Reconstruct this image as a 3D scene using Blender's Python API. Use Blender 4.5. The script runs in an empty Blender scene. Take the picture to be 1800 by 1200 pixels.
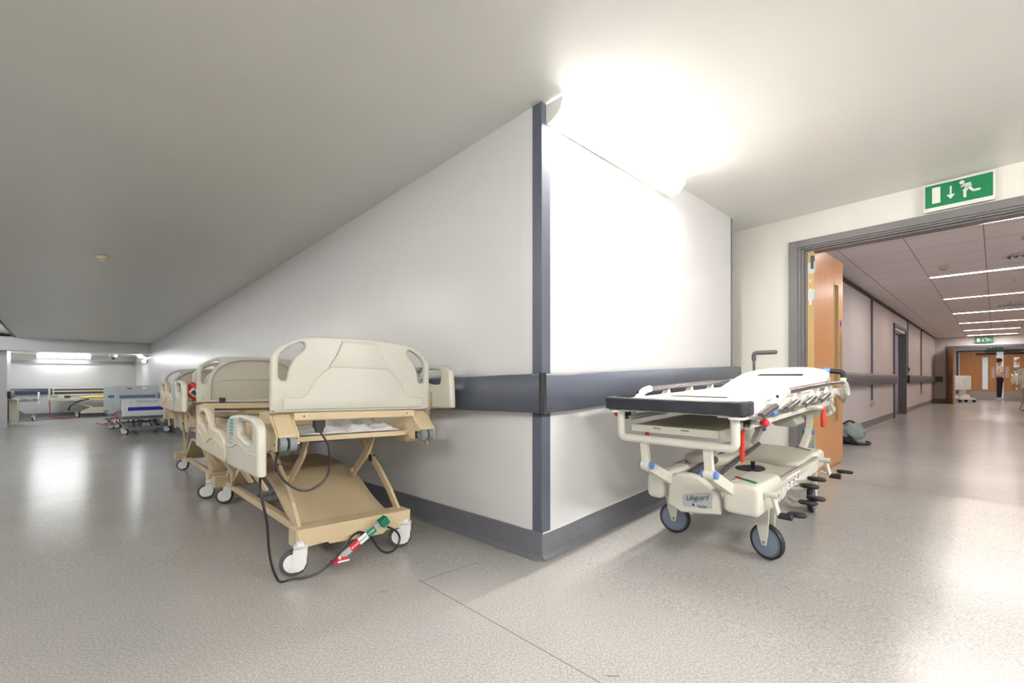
import bpy, math, random
from mathutils import Vector, Matrix
random.seed(7)
# ---------------------------------------------------------------- camera, world, exposure
S = bpy.context.scene
COL = S.collection
F, HY, CZ = 800.0, 662.0, 0.961
cd = bpy.data.cameras.new('camera'); cam = bpy.data.objects.new('camera', cd); COL.objects.link(cam)
cam.location = (0, 0, CZ); cam.rotation_euler = (math.radians(90), 0, 0)
cd.sensor_width = 36; cd.sensor_fit = 'HORIZONTAL'; cd.lens = 16.0; cd.shift_y = 62/1800.0
cd.clip_start = .05; cd.clip_end = 100
S.camera = cam
W = bpy.data.worlds.new('world'); S.world = W; W.use_nodes = True
W.node_tree.nodes['Background'].inputs[0].default_value = (.9, .95, 1, 1)
W.node_tree.nodes['Background'].inputs[1].default_value = .3
S.view_settings.view_transform = 'Standard'; S.view_settings.look = 'None'
S.view_settings.exposure = 0.62; S.view_settings.gamma = 1; S.view_settings.use_curve_mapping = False
LAMP_E = 34.0      # base radiance of the tube luminaires and the added fill lamps
STRIP_E = 60.0      # radiance of the recessed corridor strips

# ---------------------------------------------------------------- the lie of the land
C0 = Vector((.155, 2.381, 0))                    # the wall corner
UA = Vector((-.6961, .7180, 0)); UB = Vector((.6998, .7143, 0))
K0 = Vector((5.436, 7.25, 0)); KC = Vector((.728, .6855, 0)); KP = Vector((.6855, -.728, 0))
def sst(x, a, b):
    t = max(0, min(1, (x-a)/(b-a))); return t*t*(3-2*t)
def ub(p):
    d = p-C0; det = UA.x*UB.y-UA.y*UB.x
    return ((d.x*UB.y-d.y*UB.x)/det, (UA.x*d.y-UA.y*d.x)/det)
def hall(X, Y, top=False):
    L = -.0425*max(0, min(9.62, Y-2.381))
    R = max(0, .0234*(X-.155)+.0196*(Y-2.381))
    w = sst(X, -.1, .5)
    h = L*(1-w)+R*w
    u, b = ub(Vector((X, Y, 0)))
    if top: h *= 1-.5*sst(b, 2.7, 3.1)
    return h
def corr(X, Y): return .046-.0044*(Y-7.25)
def floor_z(X, Y):
    u, b = ub(Vector((X, Y, 0)))
    k = sst(b, 2.7, 3.3)
    return hall(X, Y)*(1-k)+corr(X, Y)*k
def ceil_z(X, Y): return 2.4+hall(X, Y, True)
def hp(u, b, z=0): return C0+UA*u+UB*b+Vector((0, 0, z))
def kp(s, q, z=0): return K0+KC*s+KP*q+Vector((0, 0, z))
def at(px, py, d): return Vector(((px-900)/F*d, d, CZ+(HY-py)/F*d))

# ---------------------------------------------------------------- materials
MATS = {}
def mat(name, col, rough=.5, metal=0, emit=None, est=0, noise=None, bump=None, spec=.5, alpha=1, trans=0, coat=0):
    m = bpy.data.materials.new(name); m.use_nodes = True; nt = m.node_tree; b = nt.nodes['Principled BSDF']
    b.inputs['Base Color'].default_value = (*col, 1); b.inputs['Roughness'].default_value = rough
    b.inputs['Metallic'].default_value = metal; b.inputs['Specular IOR Level'].default_value = spec
    b.inputs['Transmission Weight'].default_value = trans; b.inputs['Alpha'].default_value = alpha
    b.inputs['Coat Weight'].default_value = coat
    if emit: b.inputs['Emission Color'].default_value = (*emit, 1); b.inputs['Emission Strength'].default_value = est
    tc = nt.nodes.new('ShaderNodeTexCoord')
    if noise is None: noise = (8, .04)
    if noise:
        n = nt.nodes.new('ShaderNodeTexNoise'); n.inputs['Scale'].default_value = noise[0]; n.inputs['Detail'].default_value = 4
        nt.links.new(tc.outputs['Object'], n.inputs['Vector'])
        r = nt.nodes.new('ShaderNodeValToRGB')
        a = noise[1]
        r.color_ramp.elements[0].position = .3; r.color_ramp.elements[1].position = .7
        r.color_ramp.elements[0].color = (*[max(0, c*(1-a)) for c in col], 1)
        r.color_ramp.elements[1].color = (*[min(1, c*(1+a)) for c in col], 1)
        nt.links.new(n.outputs['Fac'], r.inputs['Fac']); nt.links.new(r.outputs['Color'], b.inputs['Base Color'])
    if bump:
        n2 = nt.nodes.new('ShaderNodeTexNoise'); n2.inputs['Scale'].default_value = bump[0]; n2.inputs['Detail'].default_value = 3
        nt.links.new(tc.outputs['Object'], n2.inputs['Vector'])
        bp = nt.nodes.new('ShaderNodeBump'); bp.inputs['Strength'].default_value = bump[1]; bp.inputs['Distance'].default_value = .002
        nt.links.new(n2.outputs['Fac'], bp.inputs['Height']); nt.links.new(bp.outputs['Normal'], b.inputs['Normal'])
    MATS[name] = m; return m
wall_m = mat('wall_white', (.70, .695, .70), .31, noise=(2.0, .012), bump=(5, .08))
door_wall_m = mat('wall_cream', (.74, .72, .66), .45, noise=(2, .015))
ceil_m = mat('ceiling_paint', (.76, .755, .72), .33, noise=(1.5, .02), bump=(3, .06))
cwall_m = mat('corridor_wall', (.64, .60, .60), .45, noise=(1.2, .03))
skirt_m = mat('skirting_vinyl', (.16, .165, .19), .5, noise=(160, .28))
cskirt_m = mat('corridor_skirting', (.22, .20, .20), .5, noise=(120, .2))
rail_m = mat('rail_slate', (.085, .097, .13), .33, noise=(300, .12), bump=(300, .25))
dframe_m = mat('corridor_frame', (.11, .105, .115), .4)
trim_m = mat('trim_slate', (.10, .115, .155), .38, noise=(30, .05))
crail_m = mat('corridor_rail', (.13, .12, .135), .4, noise=(200, .1))
frame_m = mat('frame_grey', (.165, .158, .16), .4, noise=(20, .04))
dark_m = mat('black_rubber', (.012, .012, .014), .5)
board_m = mat('board_plastic', (.50, .49, .425), .38, noise=(40, .02))
board2_m = mat('board_inner', (.46, .435, .35), .42, noise=(40, .03))
white_m = mat('white_plastic', (.78, .78, .74), .35)
rail_w_m = mat('siderail_plastic', (.58, .57, .49), .35)
rail_t_m = mat('siderail_tan', (.63, .57, .44), .38)
tan_m = mat('tan_steel', (.57, .46, .29), .42, noise=(60, .03))
tire_m = mat('tyre_grey', (.06, .06, .07), .55)
hub_m = mat('hub_white', (.75, .76, .76), .4)
roll_m = mat('roller_grey', (.20, .235, .24), .5)
blk_m = mat('black_cable', (.01, .01, .011), .4)
steel_m = mat('steel', (.55, .54, .52), .25, metal=1)
purple_m = mat('rail_tube_metal', (.30, .27, .29), .22, metal=.9)
cream_m = mat('trolley_cream', (.67, .655, .58), .35)
grey_cr_m = mat('trolley_tray_grey', (.50, .48, .40), .4)
deck_m = mat('trolley_deck', (.70, .69, .64), .42)
bump_m = mat('bumper_rubber', (.026, .028, .038), .45, noise=(14, .35))
wheelb_m = mat('wheel_blue_grey', (.19, .235, .32), .45)
blue_m = mat('blue_cap', (.12, .25, .55), .4)
red_m = mat('red_plastic', (.62, .045, .02), .4)
redk_m = mat('red_knob', (.6, .02, .04), .25)
green_m = mat('green_label', (.0, .20, .10), .4)
teal_m = mat('teal_buttons', (.15, .36, .38), .4)
whl_m = mat('white_label', (.85, .85, .85), .4)
sgreen_m = mat('sign_green', (.0, .16, .055), .4, emit=(0, .2, .07), est=.08)
sign_w_m = mat('sign_white', (.72, .72, .66), .4)
wood_m = mat('door_wood', (.62, .29, .11), .34, noise=(3, .05))
edge_m = mat('door_lipping', (.50, .34, .13), .4, noise=(3, .05))
lbl_m = mat('label_silver', (.42, .45, .45), .35)
ink_m = mat('ink', (.01, .015, .03), .5)
navy_m = mat('navy', (.02, .03, .16), .5)
lblue_m = mat('panel_blue_white', (.84, .92, .93), .4)
stripe_m = mat('stripe_violet', (.045, .02, .42), .4)
stripel_m = mat('stripe_light_blue', (.22, .32, .55), .4)
grey_m = mat('grey_metal', (.26, .26, .28), .35, metal=.4)
dgrey_m = mat('dark_grey', (.06, .06, .07), .5)
ivory_m = mat('detector_ivory', (.72, .66, .42), .4)
yellow_m = mat('yellow_foam', (.85, .6, .05), .6)
cable_red = mat('red_cable', (.6, .06, .05), .45)
vent_m = mat('vent_cream', (.68, .65, .50), .45)
glass_m = mat('glass', (.9, .95, .95), .05, trans=.9, noise=False)
skin_m = mat('skin', (.55, .33, .24), .55)
hair_m = mat('hair_dark', (.03, .02, .015), .6)
hairg_m = mat('hair_ginger', (.35, .13, .05), .6)
cloth_w = mat('cloth_white', (.8, .8, .8), .8)
cloth_n = mat('cloth_navy', (.015, .015, .03), .8)
bagp_m = mat('polythene', (.85, .85, .84), .22, bump=(30, .8), trans=.35)
bag_g = mat('bag_grey', (.27, .31, .30), .75, bump=(40, .8))
bag_d = mat('bag_dark', (.03, .03, .033), .7)
kick_m = mat('kick_plate', (.45, .41, .38), .35, metal=.5)
diff_m = mat('diffuser', (.9, .9, .86), .4, emit=(1, .965, .90), est=LAMP_E, noise=False)
fill_hall_m = mat('fill_hall', (.9, .9, .86), .4, emit=(1, .975, .94), est=LAMP_E*.95, noise=False)  # glow of the unseen lamps added as fill along the opposite wall
fill_back_m = mat('fill_back', (.9, .9, .86), .4, emit=(1, .975, .94), est=LAMP_E*2.6, noise=False)  # glow of the lamps added behind the camera as frontal fill
diffc_m = mat('diffuser_cool', (.9, .9, .9), .4, emit=(.95, .98, 1), est=LAMP_E*.72, noise=False)
strip_m = mat('strip_light', (.9, .9, .86), .4, emit=(1, .93, .9), est=STRIP_E, noise=False)
stripw_m = mat('strip_light_warm', (.9, .8, .7), .4, emit=(1, .78, .62), est=STRIP_E*.7, noise=False)
ward_m = mat('ward_light', (.9, .9, .9), .4, emit=(.95, .98, 1), est=14, noise=False)
def floor_mat():
    m = bpy.data.materials.new('floor_vinyl'); m.use_nodes = True; nt = m.node_tree; b = nt.nodes['Principled BSDF']; N = nt.nodes.new; Lk = nt.links.new
    tc = N('ShaderNodeTexCoord')
    n1 = N('ShaderNodeTexNoise'); n1.inputs['Scale'].default_value = 130; n1.inputs['Detail'].default_value = 1; Lk(tc.outputs['Object'], n1.inputs['Vector'])
    r1 = N('ShaderNodeValToRGB'); r1.color_ramp.elements[0].position = .32; r1.color_ramp.elements[1].position = .68
    r1.color_ramp.elements[0].color = (.31, .30, .292, 1); r1.color_ramp.elements[1].color = (.45, .438, .42, 1); Lk(n1.outputs['Fac'], r1.inputs['Fac'])
    n2 = N('ShaderNodeTexNoise'); n2.inputs['Scale'].default_value = 1.3; n2.inputs['Detail'].default_value = 5; Lk(tc.outputs['Object'], n2.inputs['Vector'])
    r2 = N('ShaderNodeValToRGB'); r2.color_ramp.elements[0].position = .3; r2.color_ramp.elements[1].position = .7
    r2.color_ramp.elements[0].color = (.92, .92, .94, 1); r2.color_ramp.elements[1].color = (1.04, 1.03, 1, 1); Lk(n2.outputs['Fac'], r2.inputs['Fac'])
    mx = N('ShaderNodeMix'); mx.data_type = 'RGBA'; mx.blend_type = 'MULTIPLY'; mx.inputs[0].default_value = 1
    Lk(r1.outputs['Color'], mx.inputs[6]); Lk(r2.outputs['Color'], mx.inputs[7])
    # welded sheet seams: thin dark lines at fixed places on the floor
    last = mx.outputs[2]
    sx = N('ShaderNodeSeparateXYZ'); Lk(tc.outputs['Object'], sx.inputs[0])
    def math_(op, a, b_=None):
        q = N('ShaderNodeMath'); q.operation = op
        for i, v in enumerate((a, b_)):
            if v is None: continue
            if isinstance(v, (int, float)): q.inputs[i].default_value = v
            else: Lk(v, q.inputs[i])
        return q.outputs[0]
    def seam(p, q, w=.0022):
        d = (q-p); L = d.length; d = d/L
        al = math_('ADD', math_('MULTIPLY', sx.outputs[0], d.x), math_('ADD', math_('MULTIPLY', sx.outputs[1], d.y), -(p.x*d.x+p.y*d.y)))
        pr = math_('ADD', math_('MULTIPLY', sx.outputs[0], -d.y), math_('ADD', math_('MULTIPLY', sx.outputs[1], d.x), (p.x*d.y-p.y*d.x)))
        a = math_('LESS_THAN', math_('ABSOLUTE', pr), w)
        c = math_('MULTIPLY', math_('GREATER_THAN', al, 0), math_('LESS_THAN', al, L))
        return math_('MULTIPLY', a, c)
    def fl(px, py):
        d = CZ*F/(py-HY); return Vector(((px-900)/F*d, d, 0))
    tot = None
    for p, q in (((735, 1018), (1100, 1225)), ((738, 1022), (838, 988))):
        s = seam(fl(*p), fl(*q)); tot = s if tot is None else math_('MAXIMUM', tot, s)
    mx2 = N('ShaderNodeMix'); mx2.data_type = 'RGBA'; Lk(math_('MULTIPLY', tot, .75), mx2.inputs[0])
    Lk(last, mx2.inputs[6]); mx2.inputs[7].default_value = (.11, .10, .09, 1)
    Lk(mx2.outputs[2], b.inputs['Base Color'])
    b.inputs['Roughness'].default_value = .27; b.inputs['Specular IOR Level'].default_value = .3
    n3 = N('ShaderNodeTexNoise'); n3.inputs['Scale'].default_value = 9; n3.inputs['Detail'].default_value = 6; Lk(tc.outputs['Object'], n3.inputs['Vector'])
    r3 = N('ShaderNodeMapRange'); r3.inputs['To Min'].default_value = .18; r3.inputs['To Max'].default_value = .255; Lk(n3.outputs['Fac'], r3.inputs['Value']); Lk(r3.outputs[0], b.inputs['Roughness'])
    bp = N('ShaderNodeBump'); bp.inputs['Strength'].default_value = .12; bp.inputs['Distance'].default_value = .001
    n4 = N('ShaderNodeTexNoise'); n4.inputs['Scale'].default_value = 30; Lk(tc.outputs['Object'], n4.inputs['Vector']); Lk(n4.outputs['Fac'], bp.inputs['Height']); Lk(bp.outputs['Normal'], b.inputs['Normal'])
    return m
floor_m = floor_mat()
def wood_grain(m):
    nt = m.node_tree; b = nt.nodes['Principled BSDF']; N = nt.nodes.new; Lk = nt.links.new
    tc = N('ShaderNodeTexCoord'); mp = N('ShaderNodeMapping'); mp.inputs['Scale'].default_value = (40, 40, 1.2); Lk(tc.outputs['Object'], mp.inputs[0])
    n = N('ShaderNodeTexNoise'); n.inputs['Scale'].default_value = 1.5; n.inputs['Detail'].default_value = 5; Lk(mp.outputs[0], n.inputs['Vector'])
    r = N('ShaderNodeValToRGB'); c = b.inputs['Base Color'].default_value
    r.color_ramp.elements[0].position = .3; r.color_ramp.elements[1].position = .7
    r.color_ramp.elements[0].color = (c[0]*.88, c[1]*.84, c[2]*.8, 1); r.color_ramp.elements[1].color = (c[0]*1.05, c[1]*1.05, c[2]*1.05, 1)
    Lk(n.outputs['Fac'], r.inputs['Fac']); Lk(r.outputs['Color'], b.inputs['Base Color'])
wood_grain(wood_m); wood_grain(edge_m)
def tile_mat():
    m = bpy.data.materials.new('ceiling_tiles'); m.use_nodes = True; nt = m.node_tree; b = nt.nodes['Principled BSDF']; N = nt.nodes.new; Lk = nt.links.new
    tc = N('ShaderNodeTexCoord'); mp = N('ShaderNodeMapping'); Lk(tc.outputs['Object'], mp.inputs[0])
    br = N('ShaderNodeTexBrick'); br.offset = 0; br.inputs['Scale'].default_value = 1; br.inputs['Brick Width'].default_value = .6; br.inputs['Row Height'].default_value = .6
    br.inputs['Mortar Size'].default_value = .006; br.inputs['Mortar Smooth'].default_value = .2
    br.inputs['Color1'].default_value = (.85, .78, .785, 1); br.inputs['Color2'].default_value = (.83, .765, .765, 1); br.inputs['Mortar'].default_value = (.38, .33, .33, 1)
    mp.inputs['Location'].default_value = (0, .27, 0)
    Lk(mp.outputs[0], br.inputs['Vector']); Lk(br.outputs['Color'], b.inputs['Base Color']); b.inputs['Roughness'].default_value = .8
    return m
tile_m = tile_mat()

# ---------------------------------------------------------------- mesh helpers
class G:
    def __init__(s, M=None): s.v = []; s.f = []; s.mi = []; s.ms = []; s.M = M or Matrix(); s.c = 0
    def use(s, m):
        if m not in s.ms: s.ms.append(m)
        s.c = s.ms.index(m); return s
    def add(s, vs, fs):
        o = len(s.v); s.v += [tuple(s.M @ Vector(v)) for v in vs]; s.f += [tuple(o+i for i in f) for f in fs]; s.mi += [s.c]*len(fs); return s
    def box(s, c, d, R=None):
        c = Vector(c); vs = []
        for i in (-1, 1):
            for j in (-1, 1):
                for k in (-1, 1):
                    p = Vector((i*d[0]/2, j*d[1]/2, k*d[2]/2)); vs.append(c+(R @ p if R else p))
        return s.add(vs, [(0, 1, 3, 2), (4, 6, 7, 5), (0, 4, 5, 1), (2, 3, 7, 6), (0, 2, 6, 4), (1, 5, 7, 3)])
    def bb(s, x0, x1, y0, y1, z0, z1): return s.box(((x0+x1)/2, (y0+y1)/2, (z0+z1)/2), (abs(x1-x0), abs(y1-y0), abs(z1-z0)))
    def bar(s, p, q, w, h, up=(0, 0, 1)):
        p = Vector(p); q = Vector(q); d = q-p; L = d.length; d.normalize(); up = Vector(up)
        x = d.cross(up)
        if x.length < 1e-4: x = d.cross(Vector((0, 1, 0)))
        x.normalize(); z = x.cross(d)
        R = Matrix((x, d, z)).transposed()
        return s.box((p+q)/2, (w, L, h), R)
    def tube(s, pts, r, n=10, closed=False, cap=True):
        pts = [Vector(p) for p in pts]; N = len(pts); rs = r if isinstance(r, (list, tuple)) else [r]*N
        vs = []; fs = []; prev = None
        for i, p in enumerate(pts):
            a = pts[(i-1) % N] if (i or closed) else p; b = pts[(i+1) % N] if (i < N-1 or closed) else p
            t = (b-a).normalized()
            if prev is None:
                x = t.cross(Vector((0, 0, 1)));
                if x.length < .1: x = t.cross(Vector((0, 1, 0)))
            else: x = prev-t*prev.dot(t)
            x.normalize(); prev = x; y = t.cross(x)
            for k in range(n):
                an = 2*math.pi*k/n; vs.append(p+(x*math.cos(an)+y*math.sin(an))*rs[i])
        M_ = N if closed else N-1
        for i in range(M_):
            for k in range(n):
                a = i*n+k; b = i*n+(k+1) % n; c = ((i+1) % N)*n+(k+1) % n; d = ((i+1) % N)*n+k
                fs.append((a, b, c, d))
        if cap and not closed: fs += [tuple(range(n))[::-1], tuple(range((N-1)*n, N*n))]
        return s.add(vs, fs)
    def cyl(s, p, q, r, n=20, r2=None): return s.tube([p, q], [r, r if r2 is None else r2], n)
    def lathe(s, prof, c, ax=(0, 0, 1), n=28):
        ax = Vector(ax).normalized(); c = Vector(c); x = ax.cross(Vector((0, 0, 1)))
        if x.length < .1: x = Vector((1, 0, 0))
        x.normalize(); y = ax.cross(x); vs = []; fs = []
        for r, h in prof:
            for k in range(n):
                a = 2*math.pi*k/n; vs.append(c+ax*h+(x*math.cos(a)+y*math.sin(a))*max(r, 1e-5))
        for i in range(len(prof)-1):
            for k in range(n): fs.append((i*n+k, i*n+(k+1) % n, (i+1)*n+(k+1) % n, (i+1)*n+k))
        fs += [tuple(range(n))[::-1], tuple(range((len(prof)-1)*n, len(prof)*n))]
        return s.add(vs, fs)
    def prism(s, out, a, b, plane='yz'):
        n = len(out)
        def P(u, v, w): return {'yz': (w, u, v), 'xz': (u, w, v), 'xy': (u, v, w)}[plane]
        vs = [P(u, v, a) for u, v in out]+[P(u, v, b) for u, v in out]
        fs = [tuple(range(n)), tuple(range(n, 2*n))[::-1]]+[(i, i+n, (i+1) % n+n, (i+1) % n) for i in range(n)]
        return s.add(vs, fs)
    def sph(s, c, r, sc=(1, 1, 1), n=16, m=10):
        vs = []; fs = []
        for i in range(m+1):
            t = math.pi*i/m
            for k in range(n):
                a = 2*math.pi*k/n; rr = max(math.sin(t), 1e-4)
                vs.append((c[0]+r*sc[0]*rr*math.cos(a), c[1]+r*sc[1]*rr*math.sin(a), c[2]+r*sc[2]*math.cos(t)))
        for i in range(m):
            for k in range(n): fs.append((i*n+k, (i+1)*n+k, (i+1)*n+(k+1) % n, i*n+(k+1) % n))
        return s.add(vs, fs)
    def grid(s, fn, nu, nv):
        vs = [fn(i/nu, j/nv) for i in range(nu+1) for j in range(nv+1)]
        return s.add(vs, [(i*(nv+1)+j, (i+1)*(nv+1)+j, (i+1)*(nv+1)+j+1, i*(nv+1)+j+1) for i in range(nu) for j in range(nv)])
    def mesh(s, me):
        """take in another mesh's geometry"""
        return s.add([v.co for v in me.vertices], [tuple(p.vertices) for p in me.polygons])
    def out(s, name, mats=None, parent=None, bevel=0, sharp=35, solid=0, seg=2):
        import bmesh
        me = bpy.data.meshes.new(name); me.from_pydata(s.v, [], s.f); me.update()
        for m in (s.ms or [mats]): me.materials.append(m)
        if s.ms: me.polygons.foreach_set('material_index', s.mi)
        bm = bmesh.new(); bm.from_mesh(me); bmesh.ops.recalc_face_normals(bm, faces=bm.faces); bm.to_mesh(me); bm.free()
        me.shade_smooth(); me.set_sharp_from_angle(angle=math.radians(sharp))
        o = bpy.data.objects.new(name, me); COL.objects.link(o)
        if parent: o.parent = parent
        if solid: md = o.modifiers.new('solid', 'SOLIDIFY'); md.thickness = solid; md.offset = 0
        if bevel:
            md = o.modifiers.new('bevel', 'BEVEL'); md.width = bevel; md.segments = seg; md.limit_method = 'ANGLE'; md.angle_limit = math.radians(40)
        return o
def smooth(pts, n=4, closed=True):
    P = [Vector((*p, 0)) if len(p) == 2 else Vector(p) for p in pts]; N = len(P); R = []
    rng = range(N) if closed else range(N-1)
    for i in rng:
        g = (lambda k: P[k % N]) if closed else (lambda k: P[max(0, min(N-1, k))])
        a, b, c, d = g(i-1), g(i), g(i+1), g(i+2)
        for k in range(n):
            t = k/n; R.append(.5*((2*b)+(c-a)*t+(2*a-5*b+4*c-d)*t*t+(3*b-a-3*c+d)*t**3))
    if not closed: R.append(P[-1])
    dim = len(pts[0]); return [tuple(r[:dim]) for r in R]
def fillet(pts, r, n=5):
    P = [Vector(p) for p in pts]; R = [P[0]]
    for i in range(1, len(P)-1):
        a = (P[i-1]-P[i]); b = (P[i+1]-P[i]); k = min(r, a.length*.48, b.length*.48); a = P[i]+a.normalized()*k; b = P[i]+b.normalized()*k
        for j in range(n+1): t = j/n; R.append(a*(1-t)**2+P[i]*2*t*(1-t)+b*t*t)
    return R+[P[-1]]
def plate(outer, holes, th, bev, M=None):
    """a moulded board with rounded edges and real holes; outline in x,z, thickness in y"""
    from mathutils.geometry import delaunay_2d_cdt
    def area(l): return sum(l[i][0]*l[(i+1) % len(l)][1]-l[(i+1) % len(l)][0]*l[i][1] for i in range(len(l)))/2
    vs = []; fs = []; caps = {1: [], -1: []}
    for li, lp in enumerate([outer]+holes):
        c = [Vector((p[0], p[1])) for i, p in enumerate(lp) if (Vector(p[:2])-Vector(lp[i-1][:2])).length > 1e-5]
        if (area(c) > 0) != (li == 0): c = c[::-1]
        n = len(c); nr = []
        for i in range(n):
            d1 = (c[i]-c[i-1]).normalized(); d2 = (c[(i+1) % n]-c[i]).normalized()
            n1 = Vector((-d1.y, d1.x)); n2 = Vector((-d2.y, d2.x)); m = (n1+n2)
            m = m.normalized() if m.length > .1 else n1; nr.append(m/max(.45, m.dot(n1)))
        rings = []
        K = 3 if bev > .0015 else 1
        for sd in (-1, 1):
            for k in (range(K+1) if sd < 0 else range(K, -1, -1)):
                a_ = math.pi/2*k/K; ins = bev*(1-math.sin(a_)); y = sd*(th/2-bev*(1-math.cos(a_)))
                rings.append((ins, y))
        base = len(vs)
        for ins, y in rings: vs += [(p.x+q.x*ins, y, p.y+q.y*ins) for p, q in zip(c, nr)]
        for r in range(len(rings)-1):
            for i in range(n): j = (i+1) % n; fs.append((base+r*n+i, base+r*n+j, base+(r+1)*n+j, base+(r+1)*n+i))
        caps[-1].append(list(range(base, base+n))); caps[1].append(list(range(base+(len(rings)-1)*n, base+len(rings)*n)))
    for sd in (-1, 1):
        V2 = []; E2 = []; y = None
        for l in caps[sd]:
            o_ = len(V2); V2 += [Vector((vs[i][0], vs[i][2])) for i in l]; E2 += [(o_+i, o_+(i+1) % len(l)) for i in range(len(l))]; y = vs[l[0]][1]
        r_ = delaunay_2d_cdt(V2, E2, [], 0, 1e-6); o_ = len(vs)
        vs += [(p.x, y, p.y) for p in r_[0]]
        def inside(c):
            k = False
            for a, b in E2:
                p, q = V2[a], V2[b]
                if (p.y > c.y) != (q.y > c.y) and c.x < (q.x-p.x)*(c.y-p.y)/(q.y-p.y)+p.x: k = not k
            return k
        for f in r_[2]:
            if inside(sum((r_[0][i] for i in f), Vector((0, 0)))/len(f)): fs.append(tuple(o_+i for i in f))
    me = bpy.data.meshes.new('plate'); me.from_pydata(vs, [], fs); me.update()
    import bmesh
    bm = bmesh.new(); bm.from_mesh(me); bmesh.ops.remove_doubles(bm, verts=bm.verts, dist=1e-6); bm.to_mesh(me); bm.free()
    if M: me.transform(M)
    return me
def text_mesh(s, size, shear=0, M=None, ext=.0004, align='CENTER', sp=1.0):
    cu = bpy.data.curves.new('t', 'FONT'); cu.body = s; cu.size = size; cu.shear = shear; cu.extrude = ext; cu.align_x = align; cu.align_y = 'CENTER'; cu.space_character = sp
    o = bpy.data.objects.new('t', cu); COL.objects.link(o); dg = bpy.context.evaluated_depsgraph_get()
    me = bpy.data.meshes.new_from_object(o.evaluated_get(dg)); bpy.data.objects.remove(o); bpy.data.curves.remove(cu)
    me.transform(Matrix(((1, 0, 0, 0), (0, 0, 1, 0), (0, 1, 0, 0), (0, 0, 0, 1))))
    if M: me.transform(M)
    return me
def mir(pts): return [(-x, *r) for x, *r in pts]
def sym(half): return [tuple(p) for p in half]+[(-p[0],)+tuple(p[1:]) for p in reversed(half) if abs(p[0]) > 1e-6]
def thing(name, label, cat, M, group=None):
    o = bpy.data.objects.new(name, None); COL.objects.link(o); o.empty_display_size = .1; o.matrix_world = M
    o['label'] = label; o['category'] = cat
    if group: o['group'] = group
    return o
def tag(o, label, cat, group=None):
    o['label'] = label; o['category'] = cat
    if group: o['group'] = group
    return o
def st(o): o['kind'] = 'structure'; return o
def lab(o, l): o['label'] = l; return o
def frame(o, x, y):
    x = Vector(x).normalized(); z = x.cross(Vector(y)).normalized(); y = z.cross(x)
    return Matrix.Translation(Vector(o)) @ Matrix((x, y, z)).transposed().to_4x4()
def rebase(o, M):
    """give a mesh object built in world coordinates a local frame of its own"""
    o.data.transform(M.inverted()); o.matrix_world = M; return o

# ---------------------------------------------------------------- room shell
def strip(p, q, z0f, z1f, th, n=24, side=1):
    """a wall between floor and ceiling functions, from p to q, with thickness to one side"""
    g = G(); d = (q-p).normalized(); nrm = Vector((-d.y, d.x, 0))*side*th
    vs = []; fs = []
    for i in range(n+1):
        a = p+(q-p)*(i/n)
        for o_ in (Vector(), nrm):
            vs.append((a.x+o_.x, a.y+o_.y, z0f(a.x, a.y))); vs.append((a.x+o_.x, a.y+o_.y, z1f(a.x, a.y)))
    for i in range(n):
        k = i*4; fs += [(k, k+4, k+5, k+1), (k+2, k+3, k+7, k+6), (k+1, k+5, k+7, k+3), (k, k+2, k+6, k+4)]
    fs += [(0, 1, 3, 2), (n*4, n*4+2, n*4+3, n*4+1)]
    return g.add(vs, fs)
lo = lambda X, Y: floor_z(X, Y)-.03
hi = lambda X, Y: ceil_z(X, Y)+.03
off = lambda f, d: (lambda X, Y: f(X, Y)+d)
cceil = lambda X, Y: corr(X, Y)+2.417
# floor: one welded sheet under both wings and the corridor beyond the doors
def fl(u, b): p = hp(u, b); return (p.x, p.y, floor_z(p.x, p.y))
g = G()
g.grid(lambda a, c: fl(-6+a*6, -4+c*7), 30, 60); g.grid(lambda a, c: fl(-6+a*6, 3+c*31), 12, 60)
g.grid(lambda a, c: fl(a*21, -4+c*4), 84, 10); g.grid(lambda a, c: fl(a*.8, c*34), 4, 120)
fo = g.out('floor', floor_m); st(fo)
# hall ceiling
def cl(u, b, d=0): p = hp(u, b); return (p.x, p.y, ceil_z(p.x, p.y)+d)
g = G().grid(lambda a, c: cl(-4.0+a*4.0, -3.7+c*6.95), 24, 44)
g.grid(lambda a, c: cl(0+a*20.6, -2.78+c*2.95), 60, 12)
g.grid(lambda a, c: cl(0+a*.4, 2.7+c*.55), 4, 6)
g.grid(lambda a, c: cl(0+a*20.6, -3.75+c*.93, .10), 60, 4)
g.grid(lambda a, c: cl(0+a*20.6, -2.82, .10*c), 60, 1)
st(g.out('ceiling', ceil_m))
g = G()
g.add([cl(0, -2.83, .02), cl(16, -2.83, .02), cl(16, -2.79, .02), cl(0, -2.79, .02), cl(0, -2.83, -.02), cl(16, -2.83, -.02), cl(16, -2.79, -.02), cl(0, -2.79, -.02)], [(0, 1, 2, 3), (4, 7, 6, 5), (0, 4, 5, 1), (3, 2, 6, 7), (1, 5, 6, 2), (0, 3, 7, 4)])
g2 = G()
for i in range(32):
    a, b_ = .5*i, .5*(i+1)
    g2.add([cl(a, -2.83, .02), cl(b_, -2.83, .02), cl(b_, -2.79, .02), cl(a, -2.79, .02), cl(a, -2.83, -.015), cl(b_, -2.83, -.015), cl(b_, -2.79, -.015), cl(a, -2.79, -.015)], [(0, 1, 2, 3), (4, 7, 6, 5), (0, 4, 5, 1), (3, 2, 6, 7)])
st(g2.out('trim_1', frame_m))
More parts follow.
